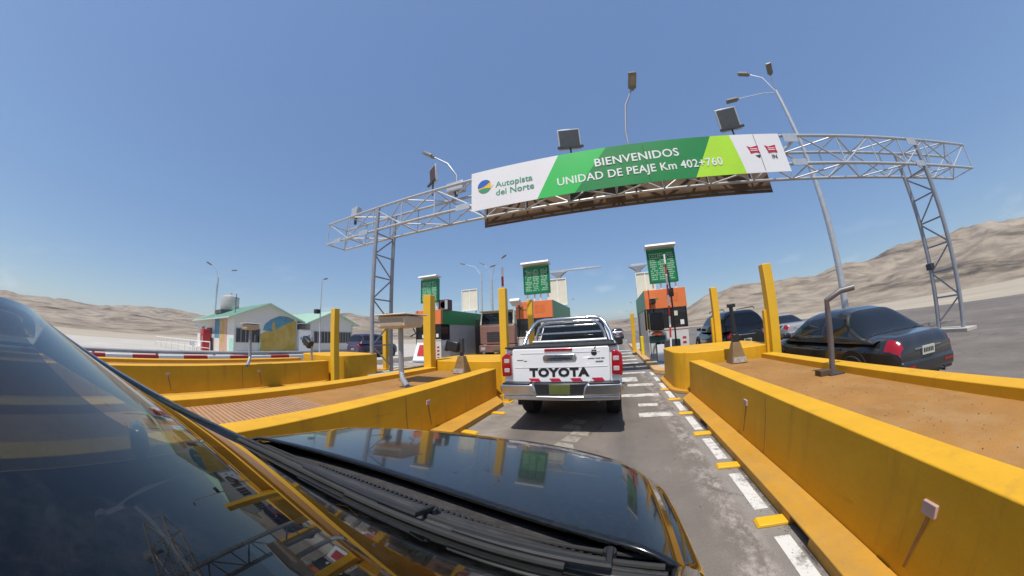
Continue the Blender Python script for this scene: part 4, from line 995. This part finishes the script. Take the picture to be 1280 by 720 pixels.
# tailgate
tg = MB().prism(rrect(-.735, .735, .80, 1.312, .035, 4), -.012, .06, 'y').build('tailgate', truckwhite, pk, bevel=.014, seg=3)
for w_, z_ in ((.70, 1.022), (.60, 1.237)): MB().box(-w_, w_, -.0165, -.011, z_, z_+.008).build('crease', mat('white_seam_line', (.66, .66, .66), .3), tg)
MB().prism(rrect(-.25, .26, 1.115, 1.218, .045, 5), -.026, -.010, 'y').build('handle', chrome, tg, bevel=.012)
MB().box(-.17, .19, -.032, -.029, 1.15, 1.165).build('handle_slot', blackp, tg)
MB().prism(rrect(-.22, .20, 1.268, 1.305, .012, 3), -.028, -.010, 'y').build('stop_lamp', redlens, tg, bevel=.004)
text('lettering', 'TOYOTA', .165, blackp, tg, (-.46, -.015, .895), bold=.0095, sx=1.20, spacing=1.12, depth=.003)
for k in range(4):
    x = -.46+k*.315; MB().prism([(x-.02, .862), (x+.13, .862), (x+.165, .815), (x+.02, .815)], -.0175, -.011, 'y').build('reflective_tape', redm, tg)
# small fruit shaped sticker with a bite and a leaf, top right of the tailgate
ap = []
for k in range(28):
    a = 2*pi*k/28; r = .040*(1+.10*abs(cos(a))) - (.010 if abs(a-pi/2) < .35 else 0)
    x, z = r*cos(a), r*1.08*sin(a)
    d = hypot(x-.050, z-.006)
    if d < .022: x = .050-.022*(.050-x)/max(d, .001)
    ap.append((.515+x, 1.228+z))
MB().prism(ap, -.0165, -.011, 'y').build('sticker', blackp, tg); sk = MB(); sk.prism([(.515, 1.275), (.522, 1.302), (.545, 1.312), (.537, 1.286)], -.0165, -.011, 'y'); sk.build('sticker_leaf', blackp, tg)
gb = MB()
for x0, x1, z0, z1 in ((.42, .52, 1.135, 1.15), (.53, .60, 1.135, 1.15), (.61, .66, 1.135, 1.15), (.53, .64, 1.085, 1.105)): gb.box(x0, x1, -.0155, -.011, z0, z1)
for x0, x1, z0, z1 in ((-.66, -.56, 1.135, 1.147), (-.55, -.50, 1.12, 1.132)): gb.box(x0, x1, -.0155, -.011, z0, z1)
gb.build('badge_lettering', mat('badge_grey', (.22, .22, .23), .3, metal=.4, var=.2), tg)
MB().box(-.86, .86, -.006, .10, 1.318, 1.345).build('tonneau_edge', blackr, pk, bevel=.008)
MB().box(-.82, .82, .10, 1.74, 1.325, 1.338).build('tonneau_cover', mat('tonneau_vinyl', (.02, .02, .021), .65, var=.2), pk)
for s in (-1, 1):
    o = MB().prism([(s*.755, .905), (s*.905, .885), (s*.915, 1.05), (s*.91, 1.19), (s*.85, 1.24), (s*.765, 1.25)], -.035, .12, 'y').build('tail_light', redlens, pk, bevel=.018)
    MB().prism(rrect(min(s*.78, s*.865), max(s*.78, s*.865), .955, 1.02, .012, 3), -.041, -.03, 'y').build('reversing_lens', clearlens, o, bevel=.004)
    MB().prism(rrect(min(s*.78, s*.865), max(s*.78, s*.865), 1.10, 1.165, .012, 3), -.041, -.03, 'y').build('indicator_lens', clearlens, o, bevel=.004)
    MB().prism([(s*.33, .622), (s*.84, .622), (s*.895, .66), (s*.905, .74), (s*.89, .797), (s*.40, .797), (s*.36, .75)], -.16, .06, 'y').build('bumper_end', bchrome, pk, bevel=.025, seg=3)
    MB().box(s*.43, s*.86, -.165, .0, .795, .812).build('bumper_step', blackp, pk, bevel=.006)
MB().box(-.40, .40, -.10, .05, .60, .80).build('bumper_recess', blackp, pk, bevel=.02)
MB().prism(rrect(-.86, .86, .555, .622, .02, 4), -.145, .04, 'y').build('bumper_lip', bchrome, pk, bevel=.015)
np_ = MB().box(-.155, .155, -.116, -.101, .638, .785).build('number_plate', plateym, pk, bevel=.006)
cm_ = MB()
for k in range(6):
    if k == 3: continue
    x = -.122+k*.042; cm_.box(x, x+.027, -.119, -.1155, .672, .74)
cm_.build('plate_marks', mat('plate_mark_green', (.10, .13, .03), .5), np_)
MB().tube([(-.775, 1.22, .385), (.775, 1.22, .385)], .06).build('rear_axle', darkm, pk)
MB().lathe([(.02,-.14),(.1,-.12),(.14,0),(.1,.12),(.02,.14)], (0,1.22,.38), 14, 'x').build('differential', darkm, pk)
MB().box(-.6, .6, .5, 4.9, .42, .6).build('chassis', darkm, pk)
MB().tube([(.55, .15, .48), (.55, .9, .48)], .035).build('exhaust', darksteel, pk)
MB().lathe([(.1, -.11), (.36, -.11), (.37, 0), (.36, .11), (.1, .11)], (0, .62, .60), 20, 'z').build('spare_wheel', blackr, pk)
# chrome roll bar: two hoops joined by side tubes, three black and chrome cross bars
def hoop(y, w, zt, wt, yb=0):
    return [(-w, y-yb, 1.34), (-w+.03, y-yb*.6, 1.50), (-wt-.05, y-.02, zt-.09), (-wt+.04, y, zt-.02), (-wt+.16, y, zt), (wt-.16, y, zt), (wt-.04, y, zt-.02), (wt+.05, y-.02, zt-.09), (w-.03, y-yb*.6, 1.50), (w, y-yb, 1.34)]
rbp = MB().tube(hoop(1.16, .80, 1.79, .62, .30), .036, 12).build('roll_bar', chrome, pk)
MB().tube(hoop(1.30, .68, 1.735, .54), .032, 12).build('inner_hoop', chrome, rbp)
for z, w in ((1.66, .57), (1.52, .62)): MB().tube([(-w, 1.30, z), (w, 1.30, z)], .022, 10).build('cross_bar', chrome, rbp)
MB().box(-.09, .09, 1.235, 1.262, 1.72, 1.755).build('maker_plate', alu, rbp)
MB().tube([(-.7, 1.12, 1.37), (.7, 1.12, 1.37)], .03, 10).build('foot_rail', galv, rbp)

# ------------------------------------------------------------------ the car the camera rides on
ow = thing('black_car', 'glossy black car whose bonnet and windscreen fill the foreground', 'car', (-.735, 0, 0))
def bon_edge(u): return .715 - .165*u*u                             # rear edge of the bonnet (y)
def bonnet(u, v):
    x = 2*u-1; W = .885 - .05*v*v
    ye = bon_edge(x); yf = 1.70 - .36*abs(x)**2.8
    y = ye + (yf-ye)*v
    q = max(0, (v-.62)/.38)
    z = 1.058 - .03*x*x - .115*(y-.7) - .15*q*q - .035*max(0, (abs(x)-.86)/.14)**2
    return (x*W, y, z)
MB().grid(bonnet, 56, 40).build('bonnet', carblack, ow, solid=.012)
# one shell for wings, nose and doors, swept down and outwards from the bonnet's rim
rim = []
for k in range(22): rim.append(Vector((-.885, -3.1 + (3.1+bon_edge(1))*k/22, 1.03 - .06*max(0, (-1-(-3.1+3.6*k/22))))))
for k in range(24): rim.append(Vector(bonnet(0, k/24)))
for k in range(40): rim.append(Vector(bonnet(k/40, 1)))
for k in range(24): rim.append(Vector(bonnet(1, 1-k/24)))
for k in range(23): rim.append(Vector((.885, bon_edge(1) - (3.1+bon_edge(1))*k/22, 1.03 - .06*max(0, (3.6*k/22-.55-1.0)))))
PROF = [(-.02, -.05), (.004, -.006), (.03, -.012), (.052, -.035), (.068, -.08), (.076, -.16), (.078, -.26), (.066, -.34), (.064, -.45), (.045, -.6), (.02, -.74)]
def skirt(u, v):
    n_ = len(rim)-1; i = u*n_; k = min(int(i), n_-1); f = i-k; p = rim[k].lerp(rim[k+1], f)
    a = rim[max(0, k-2)]; b = rim[min(n_, k+3)]; d = b-a; nn = Vector((-d.y, d.x, 0)).normalized()
    j = v*(len(PROF)-1); m_ = min(int(j), len(PROF)-2); g = j-m_
    o = PROF[m_][0]+(PROF[m_+1][0]-PROF[m_][0])*g; z = PROF[m_][1]+(PROF[m_+1][1]-PROF[m_][1])*g
    return p + nn*o*1.15 + Vector((0, 0, z))
MB().grid(skirt, len(rim)-1, len(PROF)-1).build('body', carblack, ow)
for s in (-1, 1):
    for y in (1.0, -1.75):
        MB().lathe([(.2, -.11), (.31, -.11), (.335, -.08), (.335, .08), (.31, .11), (.2, .11)], (s*.86, y, .335), 28, 'x').build('wheel', blackr, ow)
    MB().box(s*.45, s*.74, 1.60, 1.66, .66, .76).build('headlight', clearlens, ow, bevel=.02)
for x in (-.36, .34):
    p = bonnet((x/.885+1)/2, .10); MB().lathe([(.013, 0), (.012, .008), (.005, .012)], p, 12).build('washer_nozzle', blackp, ow)
# black plastic scuttle under the windscreen
def gl_low(x): return .555 - .035*x*x
def scuttle(u, v):
    x = 2*u-1; a = gl_low(x)-.02; b = bon_edge(x)+.05; y = a+(b-a)*v
    return (x*(.875), y, 1.045 - .02*x*x + .010*sin(v*pi*2) - .045*v)
scm = mat('scuttle_plastic', (.055, .052, .052), .55, var=.3, scale=14, dirt=(.10, .09, .085), dirt_amt=.5, dscale=9, bump=.3, bscale=60)
sc_o = MB().grid(scuttle, 48, 10).build('scuttle_panel', scm, ow, solid=.01)
vt = MB()
for k in range(56):
    x = -.35+k*.0205
    xn = x/.86; y = gl_low(xn)*.45+bon_edge(xn)*.55; z = 1.028-.02*xn*xn
    vt.box(x, x+.010, y-.016, y+.024, z-.006, z+.006)
vt.build('vent_slats', blackp, sc_o)
for off, zz, r in ((.045, 1.058, .008), (.10, 1.035, .006)):
    MB().tube([(x*.86, gl_low(x)+off-.02, zz-.02*x*x) for x in [-.98+.07*k for k in range(29)]], r, 8).build('rubber_seal', blackr, sc_o)
# windscreen, A-pillars, roof
def glass(u, v):
    x = 2*u-1; wb, wt = .85, .66
    w = wb+(wt-wb)*v; y0 = gl_low(x); y1 = -.20 - .08*x*x
    y = y0+(y1-y0)*v
    z = 1.045 - .02*x*x + (.53 - .03*x*x)*v + .010*sin(pi*v)
    return (x*w, y, z)
def screen_glass():
    m = bpy.data.materials.new('windscreen_glass'); m.use_nodes = True; nt = m.node_tree; nt.nodes.clear(); N = nt.nodes.new; K = nt.links.new
    o = N('ShaderNodeOutputMaterial'); tr = N('ShaderNodeBsdfTransparent'); tr.inputs[0].default_value = (.26, .30, .29, 1)
    g = N('ShaderNodeBsdfGlossy'); g.inputs['Roughness'].default_value = .012; g.inputs[0].default_value = (.9, .92, .92, 1)
    fr = N('ShaderNodeFresnel'); fr.inputs[0].default_value = 1.5; a = N('ShaderNodeMixShader'); K(fr.outputs[0], a.inputs[0]); K(tr.outputs[0], a.inputs[1]); K(g.outputs[0], a.inputs[2])
    t = N('ShaderNodeTexCoord'); n = N('ShaderNodeTexNoise'); n.inputs['Scale'].default_value = 5; n.inputs['Detail'].default_value = 12; n.inputs['Roughness'].default_value = .8; K(t.outputs['Object'], n.inputs[0])
    r = N('ShaderNodeMapRange'); r.inputs[1].default_value = .5; r.inputs[2].default_value = .8; r.inputs[3].default_value = .008; r.inputs[4].default_value = .10; K(n.outputs[0], r.inputs[0])
    d = N('ShaderNodeBsdfDiffuse'); d.inputs[0].default_value = (.35, .33, .30, 1); e = N('ShaderNodeMixShader'); K(r.outputs[0], e.inputs[0]); K(a.outputs[0], e.inputs[1]); K(d.outputs[0], e.inputs[2])
    K(e.outputs[0], o.inputs[0]); return m
glassm = screen_glass()
ws = MB().grid(glass, 44, 24).build('windscreen', glassm, ow)
# inside: dashboard, wheel, seats, mirror
dash = mat('dashboard_plastic', (.030, .030, .032), .7, var=.2, scale=8, bump=.2, bscale=120)
MB().grid(lambda u, v: ((2*u-1)*.80, .50-.62*v, .985 - .02*(2*u-1)**2 - .05*v*v + .035*math.exp(-(((2*u-1)*.80+.36)/.22)**2)*sin(pi*v)**2), 30, 14).build('dashboard', dash, ow, solid=-.03)
MB().box(-.78, .78, -.16, -.11, .5, .93).build('dashboard_front', dash, ow, bevel=.02)
MB().tube([(-.36+.185*cos(a), -.30+.06*sin(a), .90+.175*sin(a)) for a in [2*pi*k/28 for k in range(29)]], .016, 8).tube([(-.54, -.30, .9), (-.18, -.30, .9)], .018, 6).tube([(-.36, -.10, .82), (-.36, -.30, .90)], .03, 8).build('steering_wheel', blackp, ow)
seatm = mat('seat_cloth', (.075, .072, .07), .9, var=.2, scale=10)
for x in (-.37, .37):
    st_ = MB().prism([(-.95, .55), (-.45, .58), (-.42, .50), (-.95, .42)], x-.25, x+.25, 'x').build('seat', seatm, ow, bevel=.04)
    MB().prism([(-.92, .50), (-1.02, .52), (-1.22, 1.12), (-1.10, 1.13)], x-.24, x+.24, 'x').build('backrest', seatm, st_, bevel=.04)
    MB().box(x-.13, x+.13, -1.26, -1.16, 1.17, 1.34).build('headrest', seatm, st_, bevel=.04)
MB().prism([(-1.95, .85), (-1.85, .86), (-2.05, 1.30), (-2.12, 1.28)], -.62, .62, 'x').build('rear_bench', seatm, ow, bevel=.04)
pp = MB().box(-.10, .14, .22, .42, 1.005, 1.008).build('paper', white, ow)
fr_ = MB()
fr_.tube([(x*.85, gl_low(x)-.004, 1.048-.02*x*x) for x in [-1+.05*k for k in range(41)]], .012, 8); fr_.build('glass_seal', blackr, ow)
for s in (-1, 1):
    P = [Vector(glass((1+s)/2, v)) for v in (0, .2, .4, .6, .8, 1.0)]
    m = MB().tube([p+Vector((s*.030, -.0, -.018)) for p in P], [.045]*6, 10); m.build('windscreen_pillar', carblack, ow)
    # side glass and door frame
    Q = []
    def sideglass(u, v, s=s):
        p0 = glass((1+s)/2, v); yb = -2.0; x = s*(.89 + (p0[0]*s+.045-.89)*v)
        return (x, (p0[1]-.08)+(yb-(p0[1]-.08))*u, 1.02 + (p0[2]-1.02)*v)
    MB().grid(sideglass, 10, 8).build('side_window', glassm, ow)
    MB().box(s*.92, s*1.12, .02, .10, 1.0, 1.14).build('side_mirror', carblack, ow, bevel=.04) if s < 0 else None
def roof(u, v):
    x = 2*u-1; p = glass(u, 1.0); y = p[1]-.01 + (-2.2-p[1])*v
    return (x*.66, y, p[2] + .03*sin(pi*min(1, v*1.2)*.5) - .25*max(0, v-.7)**2*4 - .012*x*x)
MB().grid(roof, 20, 16).build('roof', carblack, ow, solid=-.02)
MB().grid(lambda u, v: ((2*u-1)*(.66+.2*v), -2.2-.75*v, 1.50-.52*v), 12, 6).build('rear_window', glassd, ow, solid=.01)
MB().box(-.90, .90, -3.3, -2.9, .35, .98).build('tail', carblack, ow, bevel=.08)
MB().box(-.8, .8, -3.0, 1.45, .2, .3).build('underbody', darkm, ow)
MB().box(-.8, .8, -2.9, .45, .3, .42).build('cabin_floor', darkm, ow); MB().box(-.8, .8, .42, .5, .3, .9).build('bulkhead', darkm, ow)
# wipers lying along the foot of the glass
def wiper(x0, x1, lab):
    P = []
    for k in range(9):
        x = x0+(x1-x0)*k/8; v = .03+.05*k/8; g = Vector(glass((x+1)/2, v)); P.append(g+Vector((0, .004, .026)))
    a = MB().tube([P[0]+Vector((.0, .075, -.022))] + P[:5], [.009, .010, .009, .008, .007, .006], 8).build('wiper_arm', blackp, ow)
    MB().tube([p+Vector((0, -.012, -.010)) for p in P[1:]], .009, 8).build('wiper_blade', blackr, a)
    MB().lathe([(.016, 0), (.015, .02), (.006, .024)], tuple(P[0]+Vector((0, .075, -.042))), 14).build('wiper_pivot', blackp, a)
wiper(.30, -.86, 'l'); wiper(.86, .05, 'r')

# loose grit gathered along the kerb foot and on the island decks
gr = MB(); rg = random.Random(11)
def chip(x, y, z, r):
    a = rg.random()*6.3; gr.add([(x+r*cos(a), y+r*sin(a), z), (x+r*cos(a+2.2), y+r*sin(a+2.2), z), (x+r*cos(a+4.1), y+r*sin(a+4.1), z), (x, y, z+r*rg.uniform(.5, 1.1))], [(0,1,3), (1,2,3), (2,0,3), (0,2,1)])
for k in range(520): chip(1.28 - abs(rg.gauss(0, .07)), rg.uniform(.4, 8.5), 0, rg.uniform(.003, .012))
for k in range(260): chip(-2.35 + abs(rg.gauss(0, .10)), rg.uniform(2.0, 7.5), 0, rg.uniform(.003, .012))
for k in range(420): chip(rg.uniform(1.9, 3.1), rg.uniform(.3, 6.3), .651, rg.uniform(.003, .010))
for k in range(300): chip(rg.uniform(-4.4, -3.2), rg.uniform(2.3, 6.1), .651, rg.uniform(.003, .010))
for k in range(260): chip(rg.uniform(-2.0, 1.1), rg.uniform(.8, 9), 0, rg.uniform(.002, .007))
go = gr.build('grit', mat('grit_stone', (.16, .135, .11), .9, var=.5, scale=20), smooth=False); tag(go, 'loose grit and small stones along the kerbs and on the decks', 'grit', kind='stuff')

# thin dry haze over the desert: one closed box round the whole scene
hz = MB().box(-3100, 3100, -3100, 3100, -1.1, 85).build('haze', MATS['white_paint'], smooth=False)
hm = bpy.data.materials.new('haze'); hm.use_nodes = True; hn = hm.node_tree; hn.nodes.clear()
ho = hn.nodes.new('ShaderNodeOutputMaterial'); hv = hn.nodes.new('ShaderNodeVolumePrincipled')
hv.inputs['Color'].default_value = (.86, .90, .96, 1); hv.inputs['Density'].default_value = .00035; hv.inputs['Anisotropy'].default_value = .3
hn.links.new(hv.outputs[0], ho.inputs['Volume']); hz.data.materials.clear(); hz.data.materials.append(hm)
tag(hz, 'thin pale haze that softens the far desert hills', 'haze', kind='stuff')
